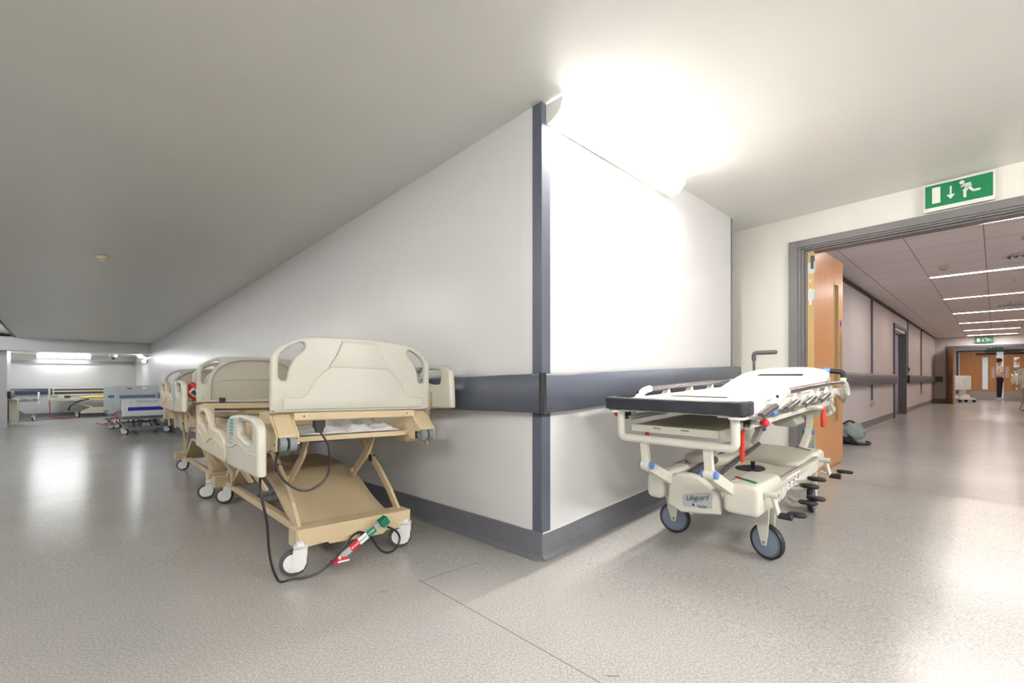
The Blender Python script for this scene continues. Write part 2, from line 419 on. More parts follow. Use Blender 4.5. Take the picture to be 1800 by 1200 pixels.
# walls
WL = 2.79
g = strip(hp(0, 0), hp(20.6, 0), lo, hi, .15, 80, -1); st(g.out('wall_left', wall_m))
g = strip(hp(0, 0), hp(0, WL), lo, hi, .15, 20, 1)
g.bb(0, 0, 0, 0, 0, 0); st(g.out('wall_front', wall_m))
st(strip(hp(0, WL-.1), hp(.45, WL-.1), lo, hi, .1, 3, 1).out('wall_recess', wall_m))
st(strip(hp(.45, WL-.1), hp(.45, 3.3), lo, hi, .1, 3, 1).out('wall_recess_side', door_wall_m))
st(strip(hp(20.6, .1), hp(20.6, -3.8), lo, hi, .15, 6, -1).out('wall_end', wall_m))
st(strip(hp(-3.9, -3.65), hp(16.7, -3.65), lo, off(hi, .1), .15, 60, 1).out('wall_opposite', wall_m))
st(strip(hp(16.7, -3.0), hp(17.75, -3.0), lo, hi, .5, 6, 1).out('wall_pier', wall_m))
st(strip(hp(17.75, -3.6), hp(20.6, -3.6), lo, hi, .15, 6, 1).out('wall_alcove', wall_m))
st(strip(hp(-3.9, -3.65), hp(-3.9, 3.3), lo, hi, .15, 20, -1).out('wall_back', wall_m))
# beam across the left wing
bz = lambda X, Y: ceil_z(X, Y)-.33
st(strip(hp(16.85, -3.65), hp(16.85, 0), bz, hi, .55, 8, -1).out('ceiling_beam', wall_m))
g = G(); g.add([tuple(hp(u_, b_, z_)) for z_ in (1.70, 1.76) for u_, b_ in ((16.8, .05), (20.7, .05), (20.7, -3.7), (16.8, -3.7))], [(0, 1, 2, 3), (4, 5, 6, 7), (0, 1, 5, 4), (1, 2, 6, 5), (2, 3, 7, 6), (3, 0, 4, 7)])
st(g.out('ceiling_alcove', ceil_m))
# grey band high on the end wall and round onto its neighbour
bd = lambda d: (lambda X, Y: 2.4-.41-.58+d)
g = strip(hp(20.57, -.02), hp(20.57, -3.6), bd(0), bd(.12), .03, 2, -1)
st(g.out('trim_2', mat('band_grey', (.36, .36, .37), .5)))
g = strip(hp(16.9, -.012), hp(20.57, -.012), bd(0), bd(.12), .02, 2, 1); st(g.out('trim_3', MATS['band_grey']))
# door wall (opening b = 3.1) with recess return
DW0, DW1 = Vector((2.316, 4.632, 0)), Vector((3.56, 3.165, 0)); DD = (DW1-DW0).normalized(); DN = Vector((-DD.y, DD.x, 0)) # DN points into the corridor
if DN.y < 0: DN = -DN
def dp(t, n=0, z=0): return DW0+DD*t+DN*n+Vector((0, 0, z))
JL = .458; OW = 2.25; HT = 2.215
hh = lambda X, Y: HT-.02
st(strip(dp(-.6), dp(JL+.02), lo, hi, .16, 6, 1).out('wall_right', door_wall_m))
st(strip(dp(JL+.02), dp(JL+OW+.2), hh, hi, .16, 10, 1).out('wall_right_lintel', door_wall_m))
st(strip(dp(JL+OW+.18), dp(JL+OW+2.2), lo, hi, .16, 6, 1).out('wall_right_pier', door_wall_m))

# skirtings: coved vinyl with a white capping line
def skirt(name, p, q, nrm, m, h=.14, cap=True, n=40):
    g = G(); prof = [(.0, h), (.006, h), (.006, .03), (.012, .012), (.03, .002), (.0, .0)]
    vs = []; fs = []; k = len(prof)
    for i in range(n+1):
        a = p+(q-p)*(i/n); z = floor_z(a.x, a.y)
        for d, hz in prof: vs.append((a.x+nrm.x*d, a.y+nrm.y*d, z+hz))
    for i in range(n):
        for j in range(k): fs.append((i*k+j, i*k+(j+1) % k, (i+1)*k+(j+1) % k, (i+1)*k+j))
    fs += [tuple(range(k)), tuple(range(n*k, n*k+k))]
    g.use(m).add(vs, fs)
    if cap:
        vs = []; fs = []
        for i in range(n+1):
            a = p+(q-p)*(i/n); z = floor_z(a.x, a.y)+h
            for d, hz in ((0, .005), (.008, .005), (.008, -.001), (0, -.001)): vs.append((a.x+nrm.x*d, a.y+nrm.y*d, z+hz))
        for i in range(n):
            for j in range(4): fs.append((i*4+j, i*4+(j+1) % 4, (i+1)*4+(j+1) % 4, (i+1)*4+j))
        g.use(white_m if cap is True else cap).add(vs, fs)
    return st(g.out(name, m, sharp=50))
capg = mat('skirting_cap_grey', (.20, .20, .22), .5)
skirt('baseboard_left', hp(0, 0), hp(20.5, 0), -UB, skirt_m, cap=capg, n=80)
skirt('baseboard_front', hp(0, 0), hp(0, WL), -UA, skirt_m)
skirt('baseboard_end', hp(20.5, 0), hp(20.5, -3.5), -UA, skirt_m, cap=False, n=6)
skirt('baseboard_right', dp(-.5), dp(JL), -DN, skirt_m, n=8)
skirt('baseboard_recess', hp(.44, WL), hp(.44, 3.1), -UA, skirt_m, n=4, cap=False)

# slate corner trims (vertical cover strips)
def vtrim(name, pts, m, foot=.14):
    """upright strip, plan outline pts (world xy), from skirting to ceiling"""
    g = G(); n = len(pts); c = sum(pts, Vector())/n; z0 = floor_z(c.x, c.y)+foot; z1 = ceil_z(c.x, c.y)-.001
    vs = [(p.x, p.y, z0) for p in pts]+[(p.x, p.y, z1) for p in pts]
    g.add(vs, [tuple(range(n)), tuple(range(n, 2*n))]+[(i, (i+1) % n, (i+1) % n+n, i+n) for i in range(n)])
    return st(g.out(name, m, bevel=.001))
t = .005
vtrim('trim_4', [hp(-t, -t), hp(.062, -t), hp(.062, 0), hp(.0, 0), hp(0, .066), hp(-t, .066)], trim_m)
vtrim('trim_5', [hp(-t, WL+t), hp(.06, WL+t), hp(.06, WL), hp(0, WL), hp(0, WL-.012), hp(-t, WL-.012)], trim_m)

# crash rails
def crash(name, p, q, nrm, m, label, group, fz=floor_z, z0=.777, z1=.977, so=.028, th=.05, ends=(True, True), n=30):
    d = (q-p).normalized()
    root = thing(name, label, 'wall rail', Matrix.Translation(Vector((p.x, p.y, fz(p.x, p.y)+z0))), group)
    g = G(); prof = [(so, z0), (so+th-.012, z0), (so+th, z0+.012), (so+th, z1-.012), (so+th-.012, z1), (so, z1)]; k = len(prof)
    vs = []; fs = []
    for i in range(n+1):
        a = p+(q-p)*(i/n); z = fz(a.x, a.y)
        for e, hz in prof: vs.append((a.x+nrm.x*e, a.y+nrm.y*e, z+hz))
    for i in range(n):
        for j in range(k): fs.append((i*k+j, i*k+(j+1) % k, (i+1)*k+(j+1) % k, (i+1)*k+j))
    fs += [tuple(range(k)), tuple(range(n*k, n*k+k))]
    g.add(vs, fs); Mi = root.matrix_world.inverted()
    o = g.out('rail_cover', m, root, sharp=50); o.data.transform(Mi)
    for e, (a, s) in enumerate(((p, -1), (q, 1))):
        if ends[e]:
            g = G(); z = fz(a.x, a.y); vs = [(a.x+nrm.x*e_+d.x*s*w, a.y+nrm.y*e_+d.y*s*w, z+hz) for w in (0, .012) for e_, hz in prof]
            g.add(vs, [tuple(range(k)), tuple(range(k, 2*k))]+[(j, (j+1) % k, (j+1) % k+k, j+k) for j in range(k)])
            o = g.out('end_cap', dark_m, root); o.data.transform(Mi)
    L = (q-p).length; nb = max(1, int(L/1.6))
    for i in range(nb):
        g = G(); a = p+(q-p)*((i+.5)/nb); z = fz(a.x, a.y)+(z0+z1)/2
        g.box((a.x+nrm.x*so/2, a.y+nrm.y*so/2, z), (so, .06, .1), Matrix((nrm, d, Vector((0, 0, 1)))).transposed())
        o = g.out('wall_bracket', frame_m, root); o.data.transform(Mi)
    return root
crash('crash_rail', hp(-.052, 0), hp(16.25, 0), -UB, rail_m, 'long slate grey crash rail on the white wall behind the beige beds', None, ends=(False, True), n=60)
crash('crash_rail', hp(0, -.052), hp(0, WL+.02), -UA, rail_m, 'short slate grey crash rail on the wall behind the cream trolley', None, ends=(False, True))
# the black corner block between the two rails
g = G(); zz = floor_z(C0.x, C0.y); so, th = .028, .05
pts = [hp(-.053, -.03), hp(-.053, -.079), hp(-.062, -.0795), hp(-.0795, -.062), hp(-.079, -.053), hp(-.03, -.053), hp(-.026, -.04), hp(-.04, -.026)]
g.add([(p.x, p.y, zz+.774) for p in pts]+[(p.x, p.y, zz+.98) for p in pts], [tuple(range(8)), tuple(range(8, 16))]+[(i, (i+1) % 8, (i+1) % 8+8, i+8) for i in range(8)])
tag(rebase(g.out('rail_corner_block', dark_m, bevel=.003), Matrix.Translation((C0.x, C0.y, zz+.774))), 'black rubber corner block where the two slate rails meet', 'corner block')

# ---------------------------------------------------------------- lamps
def wall_lamp(p, along, out_, L, dm, label, name='wall_light', group=None, drop=.006):
    """surface luminaire in the angle of wall and ceiling; p = its start at the wall, under the ceiling"""
    mid = p+along*L/2; z = min(ceil_z(mid.x, mid.y), ceil_z(p.x, p.y), ceil_z((p+along*L).x, (p+along*L).y))-drop
    root = thing(name, label, 'light', frame((p.x, p.y, z), out_, along), group)
    if root.matrix_world.to_3x3().col[2].z < 0: root.matrix_world = Matrix.Translation((p.x, p.y, z)) @ Matrix((out_, along, Vector((0, 0, 1)))).transposed().to_4x4()
    prof = [(.012, -.004), (.108, -.004)]+[(.012+.096*math.cos(a), -.012-.085*math.sin(a)) for a in [math.pi/2*i/8 for i in range(1, 9)]]
    g = G().prism([(a, b) for a, b in prof], .02, L-.02, 'xz'); g.out('diffuser', dm, root)
    cap = [(0, 0), (.115, 0)]+[(.115*math.cos(a), -.004-.098*math.sin(a)) for a in [math.pi/2*i/8 for i in range(1, 8)]]+[(.008, -.104), (0, -.104)]
    for y0, y1 in ((0, .02), (L-.02, L)): G().prism(cap, y0, y1, 'xz').out('end_cap', white_m, root)
    G().bb(0, .011, .02, L-.02, -.1, 0).out('back_tray', white_m, root)
    return root
nA, nB = -UA, -UB
diffn_m = mat('diffuser_corner', (.9, .9, .86), .4, emit=(1, .965, .90), est=LAMP_E*.66, noise=False)
LB = wall_lamp(hp(0, .03), UB, nA, 1.40, diffn_m, 'long white tube light on the short wall above the slate corner')
tl = bpy.data.lights.new('tube', 'AREA'); tl.shape = 'RECTANGLE'; tl.size = .016; tl.size_y = 1.34; tl.energy = 22; tl.color = (1, .965, .91)
to = bpy.data.objects.new('tube', tl); COL.objects.link(to); to.parent = LB; to.location = (.082, .70, -.083); to.rotation_euler = (0, math.radians(-14 if LB.matrix_world.to_3x3().col[0].dot(nA) > 0 else 14), 0)
wall_lamp(hp(20.53, -2.6), UB, nA, 1.35, diffc_m, 'glowing tube light on the far end wall of the left wing', drop=.295)
wall_lamp(hp(17.0, -.03), UA, nB, 1.3, diffc_m, 'tube light seen end on under the far beam, left wing', drop=.295)
wall_lamp(hp(13.9, -3.64), UA, -nB, 1.4, diffc_m, 'tube light in the ceiling slot at the far left edge', drop=-.09)
for i, (u, b) in enumerate(((-1.9, -3.6), (1.6, -3.6), (5.5, -3.6), (9.5, -3.6))):  # unseen lamps, added to brighten the hall and left wing
    wall_lamp(hp(u, -3.64), UA, -nB, 1.4, fill_hall_m, ['added white fill light on the wall opposite the slate corner', 'added white fill light opposite the nearest beige bed', 'added white fill light opposite the second beige bed', 'added white fill light opposite the blue beds'][i], drop=.006 if i == 0 else -.09)
wall_lamp(hp(-3.88, -2.6), UB, -nA, 1.4, fill_back_m, 'added white fill light on the back wall facing the slate corner')  # both back-wall lamps are added fill, out of view
wall_lamp(hp(-3.88, .2), UB, -nA, 1.4, fill_back_m, 'added white fill light on the back wall facing the trolley')
for u in (18.0,):
    wall_lamp(hp(u, -3.59), UA, -nB, 1.4, diffc_m, 'tube light in the alcove behind the far pier', drop=.295)

# ---------------------------------------------------------------- corridor beyond the double doors
def kbox(g, s0, s1, q0, q1, z0, z1): # axis-aligned in the corridor frame
    g.bb(s0, s1, q0, q1, z0, z1)
KM = Matrix.Translation(K0) @ Matrix((KC, KP*-1, Vector((0, 0, 1)))).transposed().to_4x4()  # local x = along, y = -q
def kwall(name, s0, s1, q0, q1, z0, z1, m, n=8):
    g = G(KM)
    g.bb(s0, s1, -q0, -q1, z0, z1); return st(g.out(name, m))
CE = 2.45
kwall('wall_corridor_left', -3.95, 4.15, 0, -.15, -.1, CE+.05, cwall_m)
kwall('wall_corridor_left_2', 6.1, 18.4, 0, -.15, -.1, CE+.05, cwall_m)
kwall('wall_corridor_lintel', 4.15, 6.1, 0, -.15, 2.03, CE+.05, cwall_m)
kwall('wall_corridor_right', -3.0, 18.4, 3.07, 3.22, -.1, CE+.05, cwall_m)
kwall('wall_corridor_end', 14.23, 14.4, 0, .315, -.1, CE+.05, cwall_m)
kwall('wall_corridor_end_lintel', 14.23, 14.4, .315, 3.07, 2.03, CE+.05, cwall_m)
kwall('wall_lobby_end', 18.3, 18.45, 0, .42, -.1, CE+.05, door_wall_m)
kwall('wall_lobby_end_lintel', 18.3, 18.45, .42, 3.07, 2.0, CE+.05, door_wall_m)
# ceiling in its own frame (tile grid follows the corridor)
g = G(); g.bb(-4.0, 18.5, -3.1, .05, 0, .03)
co = g.out('ceiling_corridor', tile_m); co.matrix_world = KM @ Matrix.Translation((0, 0, CE)) @ Matrix.Rotation(.0044*.6855, 4, 'Y'); st(co)
zc = lambda s: CE-.0030*s
def kskirt(name, s0, s1): skirt(name, kp(s0, 0), kp(s1, 0), KP, cskirt_m, cap=False, n=10)
kskirt('baseboard_corridor', -3.9, 4.13); kskirt('baseboard_corridor_2', 6.12, 14.2)
skirt('baseboard_corridor_end', kp(14.22, 0), kp(14.22, .3), -KC, skirt_m, cap=False, n=2)
g = G(KM); g.bb(-3.9, 14.2, -.02, 0, CE-.075, CE-.02); st(g.out('trim_6', dark_m))
# rails
cf = lambda X, Y: corr(X, Y)
crash('corridor_rail', kp(-3.6, 0), kp(4.05, 0), KP, crail_m, 'dark grey crash rail on the corridor wall before the side door', None, fz=cf)
crash('corridor_rail', kp(6.2, 0), kp(14.13, 0), KP, crail_m, 'dark grey crash rail on the corridor wall past the side door', None, fz=cf)
crash('corridor_rail', kp(14.22, .085), kp(14.22, .2), -KC, crail_m, 'stub of grey rail turned onto the corridor end wall', None, fz=cf, ends=(False, True), n=2)
# recessed light strips
for i, s in enumerate((-2.6, .3, 3.0, 5.8, 8.5, 11.2, 13.6, 16.3)):  # the last strip is added to brighten the lobby
    nm = ['first', 'second', 'third', 'fourth', 'fifth', 'sixth', 'seventh', 'added eighth']
    r = thing('strip_light', '%s recessed light strip in the tiled corridor ceiling, counted from the double doors' % nm[i], 'light', KM @ Matrix.Translation((s, -1.47, zc(s)-.004)), None)
    G().bb(-.045, .045, -.59, .59, -.002, .004).out('diffuser', stripw_m if i in (2, 4, 5) else strip_m, r)
    gg = G(); gg.bb(-.055, -.045, -.6, .6, -.006, .004); gg.bb(.045, .055, -.6, .6, -.006, .004); gg.bb(-.045, .045, -.6, -.59, -.006, .004); gg.bb(-.045, .045, .59, .6, -.006, .004); gg.out('bezel', white_m, r)
def detector(P, label, r=.055, m=ivory_m, cat='smoke detector'):
    o = thing('smoke_detector', label, cat, Matrix.Translation(P))
    G().lathe([(r*.95, 0), (r*1.05, -.012), (r, -.02)], (0, 0, 0)).out('mounting_base', m, o)
    g = G(); g.use(m).lathe([(r*.98, -.02), (r*.9, -.03), (r*.62, -.04), (r*.58, -.052), (r*.3, -.06), (.001, -.062)], (0, 0, 0))
    g.use(dgrey_m).lathe([(r*.70, -.033), (r*.66, -.042)], (0, 0, 0)); g.out('sensor_head', m, o); return o
def cdp(px, py):
    lo_, hi_ = 2.0, 20.0
    for _ in range(50):
        d = (lo_+hi_)/2; p = at(px, py, d)
        if p.z < ceil_z(p.x, p.y): lo_ = d
        else: hi_ = d
    p = at(px, py, d); p.z = ceil_z(p.x, p.y); return p
detector(cdp(181, 450), 'cream smoke detector on the plain ceiling above the beige beds')
p = cdp(143, 597.5); p = hp(16.0, -1.55); p.z = ceil_z(p.x, p.y); detector(p, 'small cream smoke detector just before the far ceiling beam')
def kc(s, q): return kp(s, q, zc(s))
detector(kc(-.45, 1.07), 'cream smoke detector between corridor ceiling tiles, nearest the double doors', .055)
detector(kc(9.9, 1.75), 'cream smoke detector far down the corridor ceiling', .055)
def sprinkler(P, label):
    o = thing('sprinkler', label, 'sprinkler', Matrix.Translation(P))
    G().lathe([(.03, 0), (.032, -.004), (.008, -.006)], (0, 0, 0)).out('rosette', white_m, o)
    g = G(); g.cyl((0, 0, -.004), (0, 0, -.04), .006, 8); g.lathe([(.018, -.04), (.018, -.043)], (0, 0, 0), n=12); g.out('deflector', steel_m, o)
sprinkler(kc(-1.7, 1.75), 'sprinkler head in the corridor ceiling nearest the double doors')
sprinkler(kc(1.3, 1.75), 'sprinkler head between the second and third ceiling strips')
sprinkler(kc(4.3, 1.75), 'sprinkler head between the third and fourth ceiling strips')
def vent(P, label):
    o = thing('air_diffuser', label, 'air vent', KM @ Matrix.Translation(P))
    g = G(); g.use(white_m)
    for r in (.28, .22, .16, .10): g.lathe([(r, 0), (r, -.02), (r-.025, -.012), (r-.025, 0)], (0, 0, 0))
    g.use(dgrey_m).lathe([(.26, -.001), (.0, -.002)], (0, 0, 0)); g.out('louvre_rings', white_m, o)
vent((-.55, -1.9, zc(0)), 'round air diffuser in the corridor ceiling beside the nearest smoke detector')
vent((5.0, -1.85, zc(5)), 'round air diffuser in the corridor ceiling further along')

# ---------------------------------------------------------------- door frame, leaf, exit sign
def dmat(): return frame(dp(JL), DD, DN)
DM = dmat()
g = G(DM); h = HT
# stepped frame: outer architrave, two rebates
def step_frame(g, x0, x1, z1, n0, n1, w, wh=None):
    wh = wh or w
    g.bb(x0, x0+w, n0, n1, -.02, z1); g.bb(x1-w, x1, n0, n1, -.02, z1); g.bb(x0+w, x1-w, n0, n1, z1-wh, z1)
g.use(frame_m); step_frame(g, 0, OW+.2, h, -.03, .02, .075, .062)
step_frame(g, .073, OW+.2-.073, h-.058, -.012, .05, .022, .018)
step_frame(g, .093, OW+.2-.093, h-.074, .01, .09, .02, .014)
step_frame(g, .11, OW+.2-.11, h-.086, .05, .175, .02, .014)
st(rebase(g.out('door_frame', frame_m, bevel=.002), DM))
# leaf: hinge at the frame's far side, opened along the corridor
HI = Vector((2.763, 4.205, 0)); LE = Vector((3.525, 4.89, 0)); ld = (LE-HI).normalized(); ln = Vector((ld.y, -ld.x, 0)) # ln toward the camera's right
zf = corr(3, 4.5)+.006
LM = Matrix.Translation((HI.x, HI.y, zf)) @ Matrix((ld, -ln, Vector((0, 0, 1)))).transposed().to_4x4()
LW = 1.02; LH = 2.11
door = st(bpy.data.objects.new('door_1', None)); COL.objects.link(door); door.matrix_world = LM
me = plate([(0, 0), (LW, 0), (LW, LH), (0, LH)], [[(.665, .42), (.85, .42), (.85, 1.86), (.665, 1.86)]], .05, .001)
g = G().mesh(me); g.out('leaf', wood_m, door)
G().bb(-.006, .001, -.026, .026, 0, LH).out('lipping', edge_m, door)
g = G(); g.bb(.665, .685, -.028, .028, .42, 1.86); g.bb(.83, .85, -.028, .028, .42, 1.86); g.bb(.685, .83, -.028, .028, .42, .44); g.bb(.685, .83, -.028, .028, 1.84, 1.86); g.out('glazing_bead', edge_m, door)
G().bb(.68, .835, -.004, .004, .43, 1.85).out('vision_pane', glass_m, door)
hinge_m = mat('hinge_steel', (.5, .52, .47), .45, metal=.3)
for hz in (.28, 1.65, 1.90):
    g = G(); g.use(hinge_m); g.bb(-.009, -.005, -.022, .024, hz-.05, hz+.05); g.cyl((-.006, -.032, hz-.05), (-.006, -.032, hz+.05), .008, 10)
    g.bb(-.035, -.004, -.035, -.031, hz-.05, hz+.05)
    for k in (-.03, 0, .03): g.cyl((-.0095, .006, hz+k), (-.0088, .006, hz+k), .004, 8)
    g.out('hinge', steel_m, door)
G().lathe([(.035, 0), (.035, .0015)], (.935, -.0255, 1.46), (0, -1, 0), 24).out('round_sign', mat('sign_blue', (.02, .03, .45), .4), door)
g = G(KM); 
G().bb(.91, .955, -.0275, -.0255, .92, 1.36).out('push_plate', mat('push_plate_grey', (.30, .28, .33), .3, metal=.6), door)
g = G(); g.use(whl_m).lathe([(.011, 0), (.011, .0012)], (-.006, .004, 1.78), (-1, 0, 0), 16); g.use(redk_m).bb(-.0078, -.006, -.003, .011, 1.776, 1.784); g.use(whl_m).bb(-.0072, -.006, -.004, .010, 1.56, 1.71); g.out('edge_label', whl_m, door)
g = G(); g.bb(-.012, .0, -.03, .0, LH-.22, LH-.1); g.out('catch', dgrey_m, door)
# exit sign over the doors
sl, sr = .738*1.9235, .9296*1.9235
SM = frame(dp(1.40, -.035, 2.10+.14), DD, DN)
SM = Matrix.Translation(dp(1.405, -.0, 2.24)) @ Matrix((DD, DN, Vector((0, 0, 1)))).transposed().to_4x4()
sg = thing('exit_sign', 'green and white fire exit sign on the wall over the grey door frame', 'sign', SM)
SW, SH = .385, .197
G().bb(0, SW, -.045, -.0, 0, SH).out('housing', sign_w_m, sg, bevel=.004)
G().bb(.012, SW-.012, -.047, -.044, .016, SH-.012).out('green_panel', sgreen_m, sg)
g = G(); Y0, Y1 = -.049, -.0465
g.bb(.052, .098, Y0, Y1, .045, .165)
g.bb(.150, .160, Y0, Y1, .085, .150); g.prism([(.132, .088), (.178, .088), (.155, .055)], Y0, Y1, 'xz')
g.prism([(.215+.014*math.cos(a), .158+.014*math.sin(a)) for a in [i*math.pi/8 for i in range(16)]], Y0, Y1, 'xz')
def limb(pts, w):
    for a, b in zip(pts, pts[1:]):
        a2, b2 = Vector((a[0], 0, a[1])), Vector((b[0], 0, b[1])); d = (b2-a2).normalized(); n_ = Vector((-d.z, 0, d.x))*w/2
        q = [a2+n_, b2+n_, b2-n_, a2-n_]; g.prism([(v.x, v.z) for v in q], Y0, Y1, 'xz')
    for a in pts: g.prism([(a[0]+w/2*math.cos(k*math.pi/5), a[1]+w/2*math.sin(k*math.pi/5)) for k in range(10)], Y0, Y1, 'xz')
g.prism([(.224, .145), (.262, .148), (.258, .125), (.240, .108), (.222, .128)], Y0, Y1, 'xz')
limb([(.258, .143), (.262, .118), (.246, .112)], .009); limb([(.228, .14), (.215, .128)], .012); limb([(.248, .128), (.222, .096)], .008)
limb([(.250, .115), (.275, .082), (.305, .083)], .015); limb([(.244, .112), (.230, .085), (.231, .050)], .016)
g.out('pictogram', sign_w_m, sg)
g = G(); g.bb(.005, SW-.005, -.04, -.012, -.010, 0); g.out('lower_diffuser', white_m, sg)

# side door of the corridor
d2 = st(bpy.data.objects.new('door_2', None)); COL.objects.link(d2); d2.matrix_world = KM @ Matrix.Translation((4.13, 0, corr(10, 10)))
Wd = 1.99
g = G(); g.bb(0, .07, -.03, .2, 0, 2.12); g.bb(Wd-.07, Wd, -.03, .2, 0, 2.12); g.bb(.07, Wd-.07, -.03, .2, 2.05, 2.12); g.out('frame', dframe_m, d2)
g = G(); g.use(mat('door_lilac', (.36, .34, .42), .5)).bb(.07, Wd-.07, .13, .17, .005, 2.05); g.use(kick_m).bb(.1, Wd-.1, .125, .13, .01, .3); g.out('leaf', MATS['door_lilac'], d2)
g = G(); g.use(whl_m).bb(.30, .42, .124, .13, 1.1, 1.75); g.use(yellow_m).bb(.45, .6, .124, .13, 1.2, 1.55); g.use(redk_m).bb(.47, .58, .122, .13, 1.15, 1.19); g.out('notice', whl_m, d2)
g = G(); g.bb(.2, .5, .08, .13, 1.9, 1.96); g.bar((.35, .09, 1.97), (.5, .03, 2.03), .03, .01); g.out('closer', steel_m, d2)
# trunking and sockets
def trunk(s, z0, sock, label, w=.045):
    o = thing('cable_trunking', label, 'cable trunking', KM @ Matrix.Translation((s, 0, corr(10, 10))))
    g = G(); g.bb(-w/2, w/2, -.026, 0, z0, 2.38); g.out('conduit', mat_trunk, o)
    if sock: G().bb(-.06, .06, -.045, 0, z0-.09, z0).out('socket_box', whl_g, o, bevel=.004)
mat_trunk = mat('trunking', (.12, .13, .16), .4); whl_g = mat('socket_grey', (.45, .43, .46), .4)
trunk(1.52, .50, True, 'dark vertical trunking with a grey socket, left of the corridor side door')
trunk(6.45, .98, False, 'thin dark conduit just right of the corridor side door', .03)
trunk(9.55, .50, True, 'dark vertical trunking with a socket nearest the corridor end')
g = G(KM); g.bb(6.49, 6.59, -.04, 0, 1.1, 1.2)
tag(rebase(g.out('card_reader', dark_m, bevel=.004), KM @ Matrix.Translation((6.54, 0, 1.15))), 'black card reader on the wall right of the side door', 'card reader')
# end opening frame, orange leaf
g = G(KM); g.bb(14.2, 14.42, -.30, -.35, 0, 2.08); g.bb(14.2, 14.42, -3.07, -.35, 2.0, 2.08); st(g.out('door_frame_2', trim_m))
d3 = st(bpy.data.objects.new('door_3', None)); COL.objects.link(d3)
hx = kp(14.2, .36); dv = Vector((-.585, -.811, 0)); d3.matrix_world = Matrix.Translation((hx.x, hx.y, corr(hx.x, hx.y)+.005)) @ Matrix((dv, Vector((-dv.y, dv.x, 0)), Vector((0, 0, 1)))).transposed().to_4x4()
g = G(); g.bb(0, 1.05, -.022, .022, 0, 1.99); g.out('leaf', wood_m, d3)
g = G(); g.bb(-.003, .0, -.023, .023, 0, 1.99); g.bb(1.05, 1.054, -.023, .023, 0, 1.99); g.out('lipping', edge_m, d3)
# lobby double doors
def far_leaf(name, q0, q1, slot, push, hinge_side):
    o = st(bpy.data.objects.new(name, None)); COL.objects.link(o); o.matrix_world = KM @ Matrix.Translation((18.36, -q0, corr(*kp(18.3, 1)[:2])+.005)) @ Matrix.Rotation(-math.pi/2, 4, 'Z')
    w = q1-q0; a, b = slot
    me = plate([(0, .36), (w, .36), (w, 1.99), (0, 1.99)], [[(a, .42), (b, .42), (b, 1.78), (a, 1.78)]], .045, .001)
    G().mesh(me).out('leaf', wood_m, o)
    G().bb(0, w, -.025, .025, 0, .36).out('kick_plate', kick_m, o)
    g = G(); g.bb(a, a+.02, -.028, .028, .42, 1.78); g.bb(b-.02, b, -.028, .028, .42, 1.78); g.bb(a, b, -.028, .028, .42, .44); g.bb(a, b, -.028, .028, 1.76, 1.78); g.out('glazing_bead', edge_m, o)
    G().bb(a+.01, b-.01, -.003, .003, .43, 1.77).out('vision_pane', glass_m, o)
    G().bb(push-.05, push+.05, -.028, -.024, .92, 1.38).out('push_plate', mat_push, o)
    g = G(); g.bb(push-.5 if hinge_side < 0 else push-.1, push+.1 if hinge_side < 0 else push+.5, -.07, -.022, 1.87, 1.94); g.out('closer', dark_m, o)
mat_push = mat('push_bar_plate', (.55, .45, .42), .3, metal=.5)
far_leaf('door_4', .50, 1.585, (.66, .86), .99, -1)
far_leaf('door_5', 1.78, 2.88, (.26, .46), .10, 1)
g = G(KM); g.bb(18.28, 18.48, -.40, -.48, 0, 2.07); g.bb(18.28, 18.48, -2.9, -2.98, 0, 2.07); g.bb(18.28, 18.48, -2.98, -.40, 2.0, 2.07); st(g.out('door_frame_3', trim_m))
g = G(KM); g.bb(18.20, 18.275, -2.25, -1.25, 1.98, 2.05); tag(rebase(g.out('door_operator', dgrey_m, bevel=.004), KM @ Matrix.Translation((18.2, -1.75, 2.08))), 'dark door operator box over the far lobby doors', 'door closer')
def small_exit(s, q, z, w, label):
    o = thing('exit_sign', label, 'sign', KM @ Matrix.Translation((s, -q, z)) @ Matrix.Rotation(-math.pi/2, 4, 'Z'))
    h = w*.42; G().bb(-w/2, w/2, -.03, 0, 0, h).out('green_panel', sgreen_m, o)
    g = G(); a, b = -.032, -.029
    g.bb(-w*.38, -w*.22, a, b, h*.2, h*.8); g.bb(-w*.08, -w*.04, a, b, h*.4, h*.75); g.prism([(-w*.13, h*.42), (w*.01, h*.42), (-w*.06, h*.2)], a, b, 'xz')
    g.bar((w*.1, a, h*.75), (w*.28, a, h*.5), .03, .03); g.bar((w*.28, a, h*.5), (w*.40, a, h*.45), .02, .02); g.bar((w*.24, a, h*.5), (w*.12, a, h*.2), .02, .02); g.box((w*.08, a, h*.82), (.03, .004, .03)); g.out('pictogram', sign_w_m, o)
small_exit(14.19, 1.28, 2.16, .46, 'green fire exit sign on the corridor end wall')
small_exit(18.27, 1.55, 2.09, .44, 'green fire exit sign further back, over the lobby doors')
g = G(KM); g.cyl((14.23, -.12-.05, 2.2), (14.2, -.17, 2.2), .06, 20)
tag(rebase(g.out('wall_sensor', cwall_m), KM @ Matrix.Translation((14.2, -.17, 2.2))), 'small round plate high on the corridor end wall', 'wall sensor')
